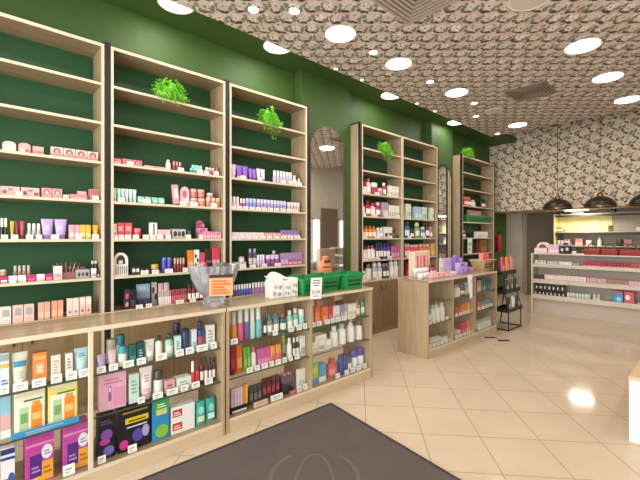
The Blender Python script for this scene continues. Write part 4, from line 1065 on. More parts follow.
for i, (dx, dy, dz, c, l) in enumerate([(-.028, .03, .055, 'D0487E', 'deep pink fabric flower heaped beside the pencils'), (.012, .05, .075, 'E47AA4', 'light pink fabric flower on top of the heap'), (.04, .02, .05, 'C23A70', 'crimson fabric flower beside the black compacts')]):
    blossom(xs + dx, 3.36 + dy, SZ[5] + dz - .02, .028, c, l)
shelf(0, 6, [
    ('box', 76, 90, 1, 8.5, 'A9A8A8', None, 'clear grey tray under pink flowers', {'deep': .1, 'dy': .03, 'prints': [('dark_swatch', 'disc', .08, .3, .2, .7, '4A4648'), ('dark_swatch', 'disc', .38, .6, .2, .7, '5A5456'), ('dark_swatch', 'disc', .68, .92, .2, .7, '3A3638')]}),
    ('box', 91, 96.5, 1, 9, 'E9E6E2', '9AA4B8', 'white blue card box'),
    ('jar', 90.5, 103, 3, 8, '2A2628', 'A8A2A0', 'black compact jar', {'dy': .09}),
    ('jar', 91.5, 102, 2, 8, '2E2A2C', 'C9C4C0', 'upper black compact jar', {'dy': .09, 'z': .062}),
    ('box', 97.3, 102.8, 1, 6, '332E30', 'D8D2CE', 'black white mini carton'),
])
# ---- last tall unit: green basket with cartons, hanging sheet
def basket(name, x, y, z, w, d, h, colr, label, group=None, taper=.84, handles=True, slots=7, rz=0, cat='basket'):
    o = empty(name, (x, y, z + .001), rz); tag(o, label, cat, group)
    t = .004; m = MB()
    def ring(k, zz, ins=0):
        a, b = w / 2 * k - ins, d / 2 * k - ins
        return [(-a, -b, zz), (a, -b, zz), (a, b, zz), (-a, b, zz)]
    m.rings([ring(taper, 0), ring(1, h), ring(1, h, t), ring(taper, t * 1.5, t)], cap=True)
    m.build('basket_body', M(colr, .4), o, 0)
    r = MB(); e = .008
    r.box(-w / 2 - e, w / 2 + e, -d / 2 - e, -d / 2 - .0005, h - .018, h + .002, .002); r.box(-w / 2 - e, w / 2 + e, d / 2 + .0005, d / 2 + e, h - .018, h + .002, .002)
    r.box(-w / 2 - e, -w / 2 - .0005, -d / 2, d / 2, h - .018, h + .002, .002); r.box(w / 2 + .0005, w / 2 + e, -d / 2, d / 2, h - .018, h + .002, .002)
    r.build('rim', M(colr, .35), o, 0)
    s = MB()
    for rowz in (.22, .48):
        for i in range(slots):
            k = taper + (1 - taper) * (rowz + .1)
            cx = (-.42 + .84 * (i + .5) / slots) * w * k; ww = w * .84 / slots * .32
            yq = -d / 2 * (taper + (1 - taper) * rowz) - .0022
            s.prism([(cx - ww, h * rowz), (cx + ww, h * rowz), (cx + ww, h * (rowz + .16)), (cx - ww, h * (rowz + .16))], 'y', yq, yq + .0012)
            s.bm.verts.ensure_lookup_table()
            for v in s.bm.verts[-8:]:
                v.co.y -= d / 2 * (1 - taper) * (v.co.z / h - rowz)
    s.build('slot', M('0E3A22' if colr.startswith(('1', '0')) else '5A4630', .6), o, 0)
    if handles:
        for sg in (-1, 1):
            MB().tube([(-w * .34, sg * d * .5, h), (-w * .34, sg * d * .40, h + .01), (-w * .2, sg * d * .28, h + .016), (w * .2, sg * d * .28, h + .016), (w * .34, sg * d * .40, h + .01), (w * .34, sg * d * .5, h)], .005, 6).build('handle', M(colr, .35), o)
    return o
GB = '1E8A4A'
xa, xb = x_at(465, 3.34), x_at(493.5, 3.34)
basket('green_basket', (xa + xb) / 2 - .03, 3.43, SZ[3], 1.16, .20, .13, GB, 'long green plastic basket on fourth shelf of the last tall unit', slots=14, handles=False)
row(3.395, SZ[3] + .0165, 'long green basket, last tall unit', [('box', 469, 481, 4, 11, 'D9A49C', 'EFD0C8', 'pinkish carton', {'deep': .05}), ('box', 481.5, 485, 2, 9, '8E5A4A', 'C89A84', 'brown carton', {'deep': .05})], dy=0)
o = empty('hanging_paper_sign', (x_at(470, 3.31), 3.312, 1.30)); tag(o, 'white paper notice hanging from a shelf of the last tall unit', 'paper sign')
MB().box(-.09, .09, -.0015, .0005, -.27, .03).build('sheet', M('EFEDE8', .7), o, 0)
MB().box(-.05, .05, -.0024, -.0017, -.12, -.05).box(-.05, .03, -.0024, -.0017, -.2, -.16).build('grey_print', M('A8A8A0', .7), o, 0)
# ---- ferns
def fern(x, y, z, r, drop, label, n=70):
    n = int(n * 1.9); yl = 3.312 - y; zl = .262 if z < 2.8 else 9
    o = empty('feathery_fern', (x, y, z)); tag(o, label, 'plant', 'feathery green ferns on the tall units')
    f = MB(); st = MB()
    for i in range(n):
        a = random.uniform(0, 2 * PI); q = r * random.uniform(.55, 1.08); up = random.uniform(.2, 1.0) * r
        el = random.uniform(.0, 1)
        pts = []
        for k in range(9):
            s = k / 8
            front = .5 + .5 * math.cos(a + PI / 2)
            v_ = Vector((q * s * math.cos(a), q * s * math.sin(a) * .8 - .03, .02 + up * math.sin(PI * .72 * s) * 1.15 - drop * front * s ** 2 * el))
            if v_.z < .03: v_.y = min(v_.y, yl - .03)
            v_.z = min(v_.z, zl - .03); v_.y = min(v_.y, .2)
            pts.append(v_)
        if i % 4 == 0: st.tube(pts, .0012, 4)
        for k in range(1, 9):
            p = pts[k]; d = (pts[k] - pts[k - 1]).normalized()
            for j in range(5):
                v = Vector((random.uniform(-1, 1), random.uniform(-1, 1), random.uniform(-.8, .8))); v = (v - d * v.dot(d)).normalized()
                L_ = random.uniform(.012, .024); tip = p + v * L_ + d * L_ * .5; w2 = v.cross(d).normalized() * .0042; tip.y = min(tip.y, yl - .004) if p.z < .03 else tip.y; tip.z = tip.z if p.z < .03 else max(tip.z, .006); tip.z = min(tip.z, zl); m2 = p + (tip - p) * .5
                vs = [f.bm.verts.new(c) for c in (p, m2 + w2, tip, m2 - w2)]
                f.bm.faces.new(vs)
    f.build('foliage', M('86D338', .5, var=.25, scale=30), o, 0); st.build('stem', M('3F7A20', .6), o)
    MB().lathe([(.03, 0), (.04, .045), (.042, .05), (.036, .05), (.03, .012)], 0, .03, 16).build('pot', M('2E5A24', .6), o)
fern(x_at(169, 3.37), 3.37, 2.557, .135, .13, 'feathery green fern on the first shelf of the second tall unit', 90)
fern(x_at(267.5, 3.37), 3.37, 2.557, .125, .26, 'feathery green fern drooping on the first shelf of the third tall unit', 80)
fern(x_at(383, 3.37), 3.37, 2.557, .115, .24, 'feathery green fern on the first shelf of the fourth tall unit', 70)
fern(x_at(466, 3.38), 3.38, 2.862, .14, .16, 'bright green fern standing on top of the last tall unit', 70)

# ---- on the second counter: bowl, white bags, baskets, price sign, hamper
CT = .865
o = empty('glass_bowl', (1.283, 2.505, CT + .0005)); tag(o, 'fluted clear glass bowl on a foot, filled with packets', 'bowl')
MB().lathe([(.080, 0), (.083, .008), (.078, .018), (.070, .03), (.068, .05), (.062, .058), (.001, .058)], n=32, flute=.03, lobes=16, cap=True).build('foot', CRYSTAL, o)
MB().lathe([(.06, .059), (.095, .085), (.125, .13), (.150, .19), (.172, .285), (.166, .285), (.144, .19), (.119, .132), (.09, .09), (.05, .066)], n=48, flute=.035, lobes=24, cap=False).build('bowl', CRYSTAL, o)
put = [(-.05, .03, 'D2566E', 'pink packet standing in the glass bowl', -.2), (-.02, .06, '2A2628', 'black packet standing in the glass bowl', .1), (.035, .05, '8A9A7E', 'grey green packet standing in the glass bowl', .25), (-.075, -.01, 'B8B0B0', 'grey floral packet standing in the glass bowl', -.35), (.08, .02, '6A5A64', 'dull purple packet leaning in the glass bowl', .4)]
for dx, dy, c, l, tl in put:
    q = make('box', .055, .02, .15, c, 'E8E0DC', 'packet'); q.location = (1.283 + dx * .8, 2.505 + dy, CT + .15); q.rotation_euler = (0, tl, .1); tag(q, l, 'packet')
lab = empty('orange_label', (.03, -.0, .085)); lab.parent = o
lm = MB(); dirx, diry = math.sin(-.42), -math.cos(-.42)
MB().box(-.078, .078, -.178, -.1755, 0, .145, .0008).xform(Matrix.Rotation(-.36, 4, 'Z')).build('label_card', M('F2A070', .5), lab, 0)
MB().box(-.078, .078, -.1792, -.1783, .122, .145).xform(Matrix.Rotation(-.36, 4, 'Z')).build('black_header', M('2E2A28', .5), lab, 0)
lm = MB()
for i in range(5): lm.box(-.062, .062 - .02 * (i % 3), -.1792, -.1783, .014 + .02 * i, .026 + .02 * i)
lm.xform(Matrix.Rotation(-.36, 4, 'Z')).build('printed_lettering', M('E8622E', .5), lab, 0)
PRN = [('floral_print', 'disc', .1, .4, .15, .4, 'A9ACB0'), ('floral_print', 'disc', .5, .85, .1, .32, '9AA0A0'), ('floral_print', 'disc', .2, .55, .5, .72, 'B4B8B6'), ('floral_print', 'disc', .6, .9, .45, .7, 'A4A8A8')]
def bag(p0, p1, hp, label, crest):
    Yp = 2.42; a, b = x_at(p0, Yp), x_at(p1, Yp); w = (b - a) * .97; h = hp * dep((a + b) / 2, Yp) / FOC
    o = make('box', w, .09, h, 'EEECE8', None, 'paper_bag', PRN); o.location = ((a + b) / 2, Yp, CT + .0005); tag(o, label, 'paper bag')
    if crest:
        MB().prism([(-w * .48, h * 1.002), (w * .5, h * 1.002), (w * 1.05, h * 1.02), (w * .75, h * 1.13), (w * .35, h * 1.3), (0, h * 1.4), (-w * .25, h * 1.36), (-w * .45, h * 1.2), (-w * .72, h * 1.2), (-w * .55, h * 1.08)], 'y', .02, .07).build('folded_top', M('F4F2EE', .6), o, 0)
bag(271.5, 283.5, 18.5, 'white floral printed paper bag with folded crest beside the green baskets', True)
bag(284, 291, 16, 'white floral paper bag in the middle of three beside green baskets', False)
bag(291.4, 298, 18, 'white floral paper bag touching the first green basket', False)
basket('green_basket', 2.13, 2.50, CT, .25, .27, .135, GB, 'green plastic basket beside the white paper bags', 'green baskets on the second counter')
basket('green_basket', 2.385, 2.53, CT, .22, .22, .135, GB, 'green plastic basket behind the white price sign', 'green baskets on the second counter')
basket('green_basket', 2.635, 2.49, CT, .23, .26, .142, GB, 'green plastic basket at the far end of the second counter', 'green baskets on the second counter')
sx = x_at(315.5, 2.315)
o = empty('price_sign', (sx, 2.312, .838)); tag(o, 'white price card with blue figures hanging before the green baskets', 'price sign')
MB().box(-.062, .062, -.0015, .0015, 0, .175, .0008).build('card', M('F4F4F4', .5), o, 0)
bars = MB()
for zz, ww in ((.148, .075), (.128, .085), (.108, .06)): bars.box(-ww / 2, ww / 2, -.0022, -.0016, zz, zz + .008)
bars.box(-.03, .03, -.0022, -.0016, .022, .027)
bars.build('blue_lettering', M('5A6A9A', .5), o, 0)
fc = bpy.data.curves.new('price_figures', 'FONT'); fc.body = '€ 4,95'; fc.size = .036; fc.align_x = 'CENTER'; fc.extrude = .0003
fo = bpy.data.objects.new('price_figures', fc); COL.objects.link(fo); fc.materials.append(M('2E3F86', .5))
bpy.context.view_layer.update()
fm = bpy.data.meshes.new_from_object(fo.evaluated_get(bpy.context.evaluated_depsgraph_get())); bpy.data.objects.remove(fo)
fo = bpy.data.objects.new('blue_price_figures', fm); COL.objects.link(fo)
fo.parent = o; fo.location = (0, -.002, .045); fo.rotation_euler = (PI / 2, 0, 0)
o.rotation_euler = (.0, .06, 0)
o = empty('gift_hamper', (2.545, 2.676, CT + .0005)); tag(o, 'orange and pink wrapped gift hamper behind the green baskets', 'gift hamper')
MB().lathe([(.055, 0), (.075, .12), (.08, .13), (.06, .13)], n=20, sy=.3).build('wicker_base', M('9A6A44', .7, scale=60), o)
MB().lathe([(.088, .131), (.092, .165), (.078, .205), (.052, .25), (.03, .272), (.046, .292), (.02, .298)], n=24, flute=.07, lobes=9, sy=.28).build('wrapping', M('F0956A', .35, var=.25, scale=40), o)
MB().box(-.04, .04, -.034, -.028, .235, .26, .004).box(-.055, .05, -.034, -.028, .19, .198).build('dark_bow', M('3A2622', .5), o)

# ---- on the island counter
T_ = 'on top of island counter'
def top(P, runs): row(P, CT, T_, runs, dy=0)
top(2.50, [('jar', 416, 430, 4, 9, 'C3C8C8', 'E9E9E6', 'clear silvery jar'), ])
top(2.40, [('tin', 421, 432, 3, 5, 'D3D4D0', 'ECEBE6', 'silvery white tin')])
top(2.58, [('box', 414.5, 430, 1, 24, 'E4C9B0', None, 'beige display carton with pink strips', {'prints': [('pink_strip', 'rect', .12 + .22 * i, .24 + .22 * i, .05, .85, c) for i, c in enumerate(('D9527E', 'E87A94', 'C8486E', 'E0A06A'))]})])
top(2.48, [('bottle', 431.5, 437.5, 2, 11, 'A83A64', '5E2A3A', 'dark pink bottle')])
top(2.335, [('box', 433, 450, 3, 4.5, 'EDA6B4', None, 'flat pink packet', {'deep': .1, 'prints': [('printed_label', 'rect', .15, .85, .2, .8, 'F6D0D6')]}), ('box', 450.5, 456.5, 2, 4, 'EFEAE6', 'D8B4BC', 'flat white packet', {'deep': .08})])
top(2.585, [('box', 444.5, 455.5, 1, 14, 'CDB4DE', 'E4D6EC', 'lilac carton'), ('box', 456, 458.5, 1, 7, 'E8B4C4', 'F2D8DE', 'small pink carton')])
o = empty('leaf_card', (x_at(441.5, 2.46), 2.46, CT + .0005)); tag(o, 'white leaf shaped card standing on the island counter', 'card')
MB().prism([(-.035, 0), (.045, 0), (.058, .06), (.045, .12), (.0, .20), (-.03, .235), (-.05, .14), (-.055, .06)], 'y', 0, .004).build('card', M('F0E4DC', .5), o, 0)
MB().prism([(-.012, .08), (.03, .08), (.02, .1), (-.008, .1)], 'y', -.0008, -.0002).build('pink_print', M('C87A8A', .5), o, 0)
MB().box(-.02, .02, .004, .05, 0, .006).build('foot', M('F0E4DC', .5), o, 0)
tiered('tiered_display', x_at(467.5, 2.40), 2.40, CT, .30, .20, .18, ['A98AD0', 'CBB4E2', '8A64B8'], 'purple tiered display stand on the island counter')
bx = x_at(484, 2.47)
basket('wicker_basket', bx, 2.49, CT, .38, .22, .15, 'C9AC86', 'open wicker basket of pink packets on the island counter', taper=.7, slots=9, handles=False)
for i in range(6):
    q = make('box', .038, .03, .17, ['EE8A7A', 'F0A688', 'E86A78', 'F2C0A0', 'E8705E', 'EBB0A8'][i], 'F6DCD0', 'packet')
    q.location = (bx - .1 + .04 * i, 2.44 + .035 * (i % 2), CT + .08); q.rotation_euler = (0, random.uniform(-.15, .15), 0)
    tag(q, ['coral', 'peach', 'rosy red', 'cream', 'brick orange', 'dusty pink'][i] + ' packet standing in the wicker basket', 'packet', 'packets in the wicker basket')
o = empty('hanging_paper_sign', (x_at(470, 2.238), 2.2385, CT)); tag(o, 'white paper sheet hanging over the front of the island counter', 'paper sign')
MB().prism([(-.075, .002), (.065, .002), (.065, -.30), (.0, -.30)], 'y', -.0015, 0).build('sheet', M('F1EFEC', .7), o, 0)
MB().box(.005, .05, -.0024, -.0017, -.1, -.06).build('pale_print', M('D6D2D6', .7), o, 0)

# ---- black wire stand
o = empty('wire_stand', (5.90, 2.28, 0)); tag(o, 'black wire display stand of hanging packs beyond the island counter', 'display stand')
bm_ = M('1E1B1B', .4, .4)
for sx_ in (-.235, .235):
    MB().tube([(sx_, -.14, .01), (sx_, -.14, .3), (sx_, .02, 1.02)], .009, 8).build('upright', bm_, o)
    MB().tube([(sx_, .16, .01), (sx_, .13, .3), (sx_, .03, 1.0)], .009, 8).build('upright', bm_, o)
    MB().tube([(sx_, -.15, .009), (sx_, .17, .009)], .009, 8).build('floor_runner', bm_, o)
MB().tube([(-.235, -.145, .012), (.235, -.145, .012)], .009, 8).build('floor_runner', bm_, o)
for z_, yy in ((.27, -.15), (.54, -.12), (.80, -.06)):
    m = MB()
    m.box(-.26, .26, yy, yy + .2, z_ - .006, z_); m.box(-.26, .26, yy - .005, yy, z_ - .006, z_ + .05); m.box(-.26, .26, yy + .2, yy + .205, z_ - .006, z_ + .05)
    m.box(-.265, -.26, yy, yy + .2, z_ - .006, z_ + .05); m.box(.26, .265, yy, yy + .2, z_ - .006, z_ + .05)
    m.build('tray', bm_, o, 0)
for z_, yy, cols, hh in ((.80, -.045, ['C83A5A', 'E0566A', 'EE8A3A', 'C2304A', 'E88A8A'], .25), (.54, -.105, ['2A2626', 'E6E6DC', '3E6A3A', 'EDEDE6', '2E2A2A'], .19), (.27, -.135, ['2E2C2A', '6E8A5A', 'EAEAE2', 'D6DCC4', '3A3634'], .2)):
    tier = {.80: 'top', .54: 'middle', .27: 'bottom'}[z_]
    for i, c in enumerate(cols):
        q = make('pack', .08, .045, hh, c, 'EADFD8' if i % 2 else 'C8B0A8', 'hanging_pack')
        q.location = (5.90 - .17 + .085 * i, 2.28 + yy + .03 * (i % 2), z_ + .001)
        tag(q, '%s pack %s on the %s tray of the black wire stand' % ({'C83A5A': 'crimson', 'E0566A': 'pinkish red', 'EE8A3A': 'orange', 'C2304A': 'dark crimson', 'E88A8A': 'salmon', '2A2626': 'black', 'E6E6DC': 'cream white', '3E6A3A': 'green', 'EDEDE6': 'plain white', '2E2A2A': 'charcoal', '2E2C2A': 'black', '6E8A5A': 'sage green', 'EAEAE2': 'white', 'D6DCC4': 'pale green', '3A3634': 'charcoal'}[c], 'standing', tier), 'pack', 'packs on the wire stand')
# ---- floor outlets
for px, py, l in ((490, 337.5, 'dark metal floor plate closest to the island counter'), (503.5, 340.5, 'dark metal floor plate farther out on the tiles')):
    dd = EYE * FOC / (py - HOR); r_ = (px - 320) / FOC * dd
    o = empty('floor_outlet', (dd * CA + r_ * SA, dd * SA - r_ * CA, 0), -PI / 4); tag(o, l, 'floor outlet', 'dark floor plates')
    MB().box(-.075, .075, -.03, .03, 0, .003, .001).build('plate', M('3A2E24', .4, .6), o, 0)
    MB().box(-.06, -.005, -.02, .02, .0031, .005, .001).box(.005, .06, -.02, .02, .0031, .005, .001).build('flap', M('2A2019', .4, .6), o, 0)

# ---- checkout gondola
XG = 7.37
o = empty('checkout_counter', (0, 0, 0)); tag(o, 'long white checkout counter with three lipped shelves under the dome pendants', 'counter')
y1, y0 = 2.40, -.6
GP = M('CFC3B0', .45); GI = M('C2B2A4', .5)
MB().box(XG, XG + .36, y1 - .03, y1, 0, 1.04, .002).build('end_panel', GP, o, 0)
MB().box(XG, XG + .36, y0, y0 + .03, 0, 1.04, .002).build('end_panel', GP, o, 0)
MB().box(XG - .005, XG + .36, y0, y1 + .005, 1.0405, 1.062, .003).build('top', GP, o, 0)
MB().box(XG + .30, XG + .33, y0 + .03, y1 - .03, 0, 1.04).build('back_panel', GI, o, 0)
for z0, z1 in ((.82, .877), (.54, .61), (.262, .34)):
    s = MB().box(XG + .008, XG + .30, y0 + .031, y1 - .031, z0, z0 + .015).build('shelf', GP, o, 0)
    MB().box(XG, XG + .0075, y0 + .031, y1 - .031, z0, z1, .001).build('shelf_lip', GP, s, 0)
MB().box(XG + .06, XG + .08, y0 + .031, y1 - .031, 0, .261).build('base_panel', GI, o, 0)
def gond(z, where, runs, dy=.03): row(XG, z, '!' + where, runs, dy=dy, face='X')
G1, G2, G3, GT = 'upper shelf of checkout counter', 'middle shelf of checkout counter', 'bottom shelf of checkout counter', 'on top of checkout counter'
gond(.836, G1, [
    ('jar', 534.5, 546, 4, 6, 'EDE9E2', 'D4D0C8', 'white jar'), ('box', 547, 558, 4, 5.5, 'C9C2C4', 'F0ECE8', 'silver grey carton'), ('box', 558.5, 572, 5, 5.5, 'F0EAE4', 'C8B4B4', 'white mini carton'),
    ('tin', 572.5, 579, 2, 4.5, '8A8478', 'B8B2A4', 'grey tin'), ('box', 583, 600, 6, 7, 'B83448', 'E8A8A8', 'red carton'), ('box', 600.5, 630, 9, 7, 'A82A40', 'D8909A', 'crimson carton'), ('box', 630.5, 648, 5, 7, 'C24A5A', '7A6A6A', 'dusty red carton')])
gond(.556, G2, [
    ('box', 534, 543.5, 3, 7, '5A4038', '8A6A5A', 'dark brown carton'), ('box', 544.5, 586, 14, 8, 'EADBD2', 'D4B4B0', 'pale pink slim carton'), ('box', 586.5, 606, 7, 8, 'D8A8A8', '8A6468', 'rosy slim carton'),
    ('box', 606.5, 628, 8, 8, 'A88478', 'E4D0C4', 'taupe slim carton'), ('box', 628.5, 648, 6, 8, 'E2B0B4', 'C87A84', 'pink slim carton')])
gond(.278, G3, [
    ('box', 534.5, 566, 8, 7, '2E2626', None, 'black dotted carton', {'prints': [('white_dot', 'disc', .15, .5, .5, .85, 'E6DAD4'), ('white_dot', 'disc', .55, .9, .2, .5, 'C88A8A')]}),
    ('box', 535, 565, 7, 6, '3A3030', None, 'upper layer dotted carton', {'z': .1275, 'prints': [('white_dot', 'disc', .2, .6, .3, .8, 'E6DAD4')]}),
    ('jar', 566.5, 590, 8, 8, 'B9C6BC', 'DDE4DC', 'grey mint jar'), ('bottle', 592, 600.5, 2, 9, 'BFC8C0', 'E6E8E0', 'pale mint bottle'),
    ('box', 613, 623.5, 1, 15, '3A9CD0', None, 'sky blue carton with red top', {'prints': [('red_band', 'rect', 0, 1, .84, 1, 'D04A50'), ('white_print', 'disc', .3, .8, .3, .6, 'A8D4E8')]}),
    ('box', 624, 634.5, 1, 15, 'D9566A', None, 'pinkish red carton with white print', {'prints': [('white_print', 'disc', .1, .6, .45, .8, 'F0E6E4'), ('dark_print', 'rect', .5, .9, .05, .3, '4A4A5A')]}),
    ('jar', 637, 648, 3, 8, 'B9BEB4', '6A6A66', 'grey green jar')])
gond(1.0625, GT, [
    ('box', 534, 547, 1, 5, 'EDE4D8', 'D9CDB8', 'cream flat gift box', {'deep': .18}), ('box', 547.5, 559, 1, 9, 'E8BCC8', 'F0D8DE', 'pink patterned gift box', {'deep': .16}),
    ('box', 559.5, 570, 1, 8, '2E2828', None, 'black gift box with white spots', {'deep': .16, 'prints': [('white_spot', 'disc', .1, .35, .3, .7, 'E0D8D4'), ('white_spot', 'disc', .6, .9, .4, .8, 'E0D8D4')]}),
    ('jar', 571, 576, 1, 5, 'ECE8E2', '3A3434', 'white jar with black lid')], dy=.06)
def bow(px, z, r, c1, c2, label):
    Y_ = y_at(px, XG + .12)
    o = empty('gift_bow', (XG + .10, Y_, z), -PI / 2); tag(o, label, 'gift bow')
    MB().prism([(r * math.cos(PI * i / 14), r * 1.05 * math.sin(PI * i / 14)) for i in range(15)], 'y', 0, .10).build('ribbon', M(c1, .5), o)
    MB().prism([(r * .62 * math.cos(PI * i / 14), r * .62 * math.sin(PI * i / 14) + .004) for i in range(15)], 'y', -.006, -.0005).build('bow_centre', M(c2, .5), o)
bow(543, 1.155, .10, 'EFD8D0', 'B03040', 'white and red rounded gift bow on the cream gift box')
bow(566, 1.207, .07, 'EBD9D6', '4A3A3C', 'white and dark rounded gift bow on the spotted box')
for i, (a, b, l) in enumerate(((583, 600, 'red handled gift bag lying closest to the gift boxes'), (600.5, 618, 'red handled gift bag in the middle of the three on the counter'), (618.5, 644, 'red handled gift bag at the end of the checkout counter'))):
    Yc, Ya, Yb = y_at((a + b) / 2, XG + .1), y_at(a, XG + .1), y_at(b, XG + .1)
    o = empty('gift_bag', (XG + .08, Yc, 1.063), -PI / 2); tag(o, l, 'gift bag', 'red gift bags')
    w2 = (Ya - Yb) / 2 - .004
    MB().box(-w2, w2, 0, .2, 0, .09, .012, 2).build('bag_body', M('9A3024', .6, scale=20), o)
    MB().tube([(.06 * math.cos(PI * k / 10), .05, .085 + .095 * math.sin(PI * k / 10)) for k in range(11)], .009, 6).build('handle', M('6E5A4C', .5), o)

# ---- shelves behind the checkout
XR = 9.28
ya, yb = y_at(553.5, XR), .2
o = empty('rear_shelving', (0, 0, 0)); tag(o, 'dark edged wall shelving with a compartment coloured a lit yellow behind the checkout counter', 'shelf unit')
MB().box(XR, XR + .28, ya - .03, ya, .0, 1.84, .002).build('end_panel', M('D8D098', .5), o, 0)
for z in (1.83, 1.46, 1.17):
    s = MB().box(XR + .004, XR + .28, yb, ya - .031, z - .022, z).build('shelf', M('B9AE9C', .5), o, 0)
    MB().box(XR, XR + .0035, yb, ya - .031, z - .055, z - .018).build('dark_edge', M('3A2C22', .5), s, 0)
MB().box(XR + .281, XR + .3, yb, ya, 0, 1.85).build('back_panel', M('A99E90', .6), o, 0)
MB().box(XR + .27, XR + .2795, y_at(612, XR + .27), ya - .032, 1.462, 1.80).build('yellow_panel', M('EBE0A0', .5), o, 0)  # lamplight inside the compartment put into the panel's yellow colour
MB().box(XR + .02, XR + .30, yb, ya - .031, 0, .9).build('base_cabinet', M('9A8F80', .5), o, 0)
def rear(z, where, runs): row(XR, z, '!' + where, runs, dy=.06, face='X')
rear(1.83, 'on top of the rear shelving', [('jar', 558, 562.5, 1, 5, '5A4A38', '3A3028', 'dark brown pot'), ('jar', 563, 567, 1, 4, '4E5A3E', '7A7A5A', 'green brown pot'), ('box', 571, 584, 2, 3, 'C9C0AC', 'A8A088', 'pale flat box'), ('jar', 611, 616, 1, 5, '4A3A34', '2E2420', 'dark round pot')])
rear(1.46, 'yellow compartment of the rear shelving', [('bottle', 556.5, 562, 2, 6, '9A6A3A', 'C8A060', 'amber bottle'), ('jar', 562.5, 565.5, 1, 4, 'B8864A', 'D8B47A', 'gold jar'), ('jar', 574, 578, 1, 3.5, 'C9A86A', 'E0CC9A', 'small tan jar'), ('box', 608, 613, 1, 6, '4A4436', '6A6450', 'dark square box')])
rear(1.46, 'upper rear shelf past the yellow compartment', [('box', 636, 644, 1, 4, 'EDEBE6', 'D0CCC4', 'white carton')])
rear(1.17, 'lower shelf of the rear shelving', [('jar', 557, 563, 2, 5, 'DDB8AE', 'EAD4CA', 'pinkish jar'), ('jar', 563.5, 570, 2, 6, '9A6A70', 'C8A4A4', 'mauve jar'), ('box', 575, 582.5, 2, 7, 'D9939A', 'EBC4C4', 'pink carton'), ('box', 586, 591.5, 2, 5.5, 'E8D0CC', 'C4A4A0', 'whitish pink carton'), ('bottle', 597, 601.5, 1, 9, 'EDEAE2', 'F2EFE8', 'tall white bottle'), ('jar', 616, 622.5, 1, 7, '3E3432', '5A4E4A', 'dark jar'), ('box', 624, 632, 3, 7, 'C88A92', '6A4A4E', 'dusty pink carton')])

# ---- dome pendants
for i, (yy, l) in enumerate(((2.13, 'dark dome pendant lamp farthest along, left of the glowing flat lamp'), (1.49, 'dark dome pendant lamp in the middle over the checkout'), (.875, 'dark dome pendant lamp cut off by the photo edge'))):
    if i == 0: l = 'dark dome pendant lamp hanging beyond the other two, by the grey door'
    o = empty('pendant_lamp', (7.92, yy, 1.865)); tag(o, l, 'pendant lamp', 'dome pendants over the checkout')
    R = .235
    prof = [(R * math.cos(t), R * .80 * math.sin(t)) for t in [PI / 2 * k / 10 for k in range(10)]]
    MB().lathe(prof + [(.04, R * .80)] + [(.036, R * .78)] + [(a * .975, b * .97 - .0005) for a, b in prof[::-1]], n=36, cap=False).build('dome_shade', M('3A2C26', .35, .3), o)
    MB().lathe([(R * 1.005, -.004), (R * 1.01, .006), (R * .985, .006), (R * .985, -.004)], n=36, cap=False).build('brass_rim', M('B08A50', .3, 1), o)
    MB().lathe([(.05, .188), (.05, .21), (.03, .235), (.018, .29), (.006, .30)], n=18).build('brass_cap', M('A87C48', .35, 1), o)
    MB().tube([(0, 0, .298), (0, 0, 1.752)], .004, 6).build('cord', BLACK, o)
    MB().lathe([(.045, .06), (.05, .10), (.02, .16), (.02, .186)], n=14).build('bulb', M('E9E2D4', .3), o)

# ---- fire extinguisher on the green wall
xe = x_at(498, 3.56)
o = empty('fire_extinguisher', (xe, 3.545, 1.02)); tag(o, 'red fire extinguisher on the green wall beside the far opening', 'fire extinguisher')
MB().lathe([(.05, 0), (.058, .015), (.058, .32), (.045, .36), (.02, .385), (.02, .40)], n=20).build('cylinder', M('B8242A', .3), o)
MB().box(-.015, .015, -.02, .02, .401, .44, .004).box(-.012, .012, -.07, .03, .441, .452, .003).build('valve_handle', M('2A2626', .4), o)
MB().tube([(.02, 0, .42), (.075, 0, .40), (.082, 0, .25), (.075, 0, .1)], .008, 6).build('hose', M('221F1F', .5), o)
MB().box(-.03, .03, .059, .074, .05, .35, .002).build('bracket', M('8A8480', .4, .8), o)

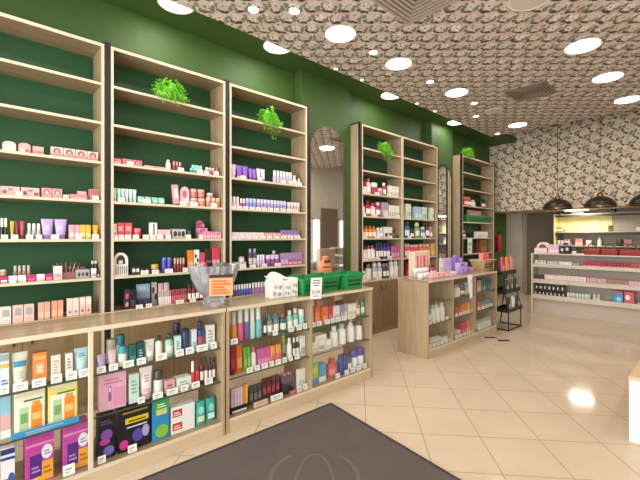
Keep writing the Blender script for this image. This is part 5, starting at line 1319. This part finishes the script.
# ---- door mat with worn emblem
pts = [(2.141, 2.182), (-.45, 2.235), (-.60, .55), (1.86, .02)]
o = empty('door_mat', (0, 0, 0)); tag(o, 'large charcoal entrance mat with a faint round emblem on the tiles', 'mat')
MB().prism(pts, 'z', .0005, .010).build('mat_pile', M('51474399'[:6], .95, var=.16, scale=6), o, 0)
cx, cy = sum(p[0] for p in pts) / 4, sum(p[1] for p in pts) / 4
inn = [(cx + (x - cx) * .985, cy + (y - cy) * .98) for x, y in pts]
e = MB()
for i in range(4):
    j = (i + 1) % 4
    e.prism([pts[i], pts[j], inn[j], inn[i]], 'z', .0101, .0125)
e.build('rubber_border', M('34302F', .8), o, 0)
EM = M('5D544C', .95, var=.12, scale=14)
def fr(dd, rr): return (dd * CA + rr * SA, dd * SA - rr * CA)
def band(d0, r0, hl, hw, t, a0, a1, n=36):
    o_ = [fr(d0 + hl * math.cos(a0 + (a1 - a0) * i / n), r0 + hw * math.sin(a0 + (a1 - a0) * i / n)) for i in range(n + 1)]
    i_ = [fr(d0 + (hl - t) * math.cos(a0 + (a1 - a0) * i / n), r0 + (hw - t) * math.sin(a0 + (a1 - a0) * i / n)) for i in range(n, -1, -1)]
    return o_ + i_
MB().prism(band(2.02, -.03, .32, .115, .018, -2.9, 2.9), 'z', .0101, .0108).build('emblem_ring', EM, o, 0)
for sg in (1, -1):
    MB().prism(band(2.12, -.03, .255, .255, .022, sg * .62, sg * 2.1), 'z', .0101, .0108).build('emblem_arc', EM, o, 0)

# ---- low white block at the photo edge
o = empty('low_platform', (3.2, .446, 0)); tag(o, 'low white fronted display block with a beige top on the tiles', 'platform')
MB().box(.012, 1.6, -1.5, -.004, 0, .405).build('body', M('D9C4A4', .5), o, 0)
MB().box(0, .0115, -1.5, 0, 0, .405, .001).build('white_front', M('F4F2EC', .4), o, 0)
MB().box(-.004, 1.6, -1.5, .004, .4055, .43, .002).build('top', M('CDB28C', .35), o, 0)


# ------------------------------------------------------------------ labels: one for each thing, counted along its own shelf
from collections import defaultdict
by = defaultdict(list)
for it in ITEMS: by[(it[1], it[2])].append(it)
for (desc, where), L_ in by.items():
    L_.sort(key=lambda t: t[3])
    for i, (o, _d, _w, _o, cat) in enumerate(L_):
        end = 'far' if where.startswith('!') else 'near'
        wh = where.lstrip('!')
        lab = '%s, %s' % (desc, wh) if len(L_) == 1 else '%s, %s from %s end, %s' % (desc, ORD[i] if i < len(ORD) else str(i + 1) + 'th', end, wh)
        tag(o, lab, cat, None if len(L_) == 1 else '%s row, %s' % (desc, wh))

# ------------------------------------------------------------------ camera and view
cam = bpy.data.cameras.new('camera'); cam.lens = 36 * FOC / 640; cam.sensor_width = 36; cam.shift_y = -(240 - HOR) / 640
co = bpy.data.objects.new('camera', cam); COL.objects.link(co)
co.location = (0, 0, EYE); co.rotation_euler = (PI / 2, 0, ANG - PI / 2)
cam.clip_start = .05
SC.camera = co
SC.view_settings.view_transform = 'Standard'; SC.view_settings.look = 'None'; SC.view_settings.gamma = 1
SC.view_settings.exposure = -0.36
SC.view_settings.use_curve_mapping = False
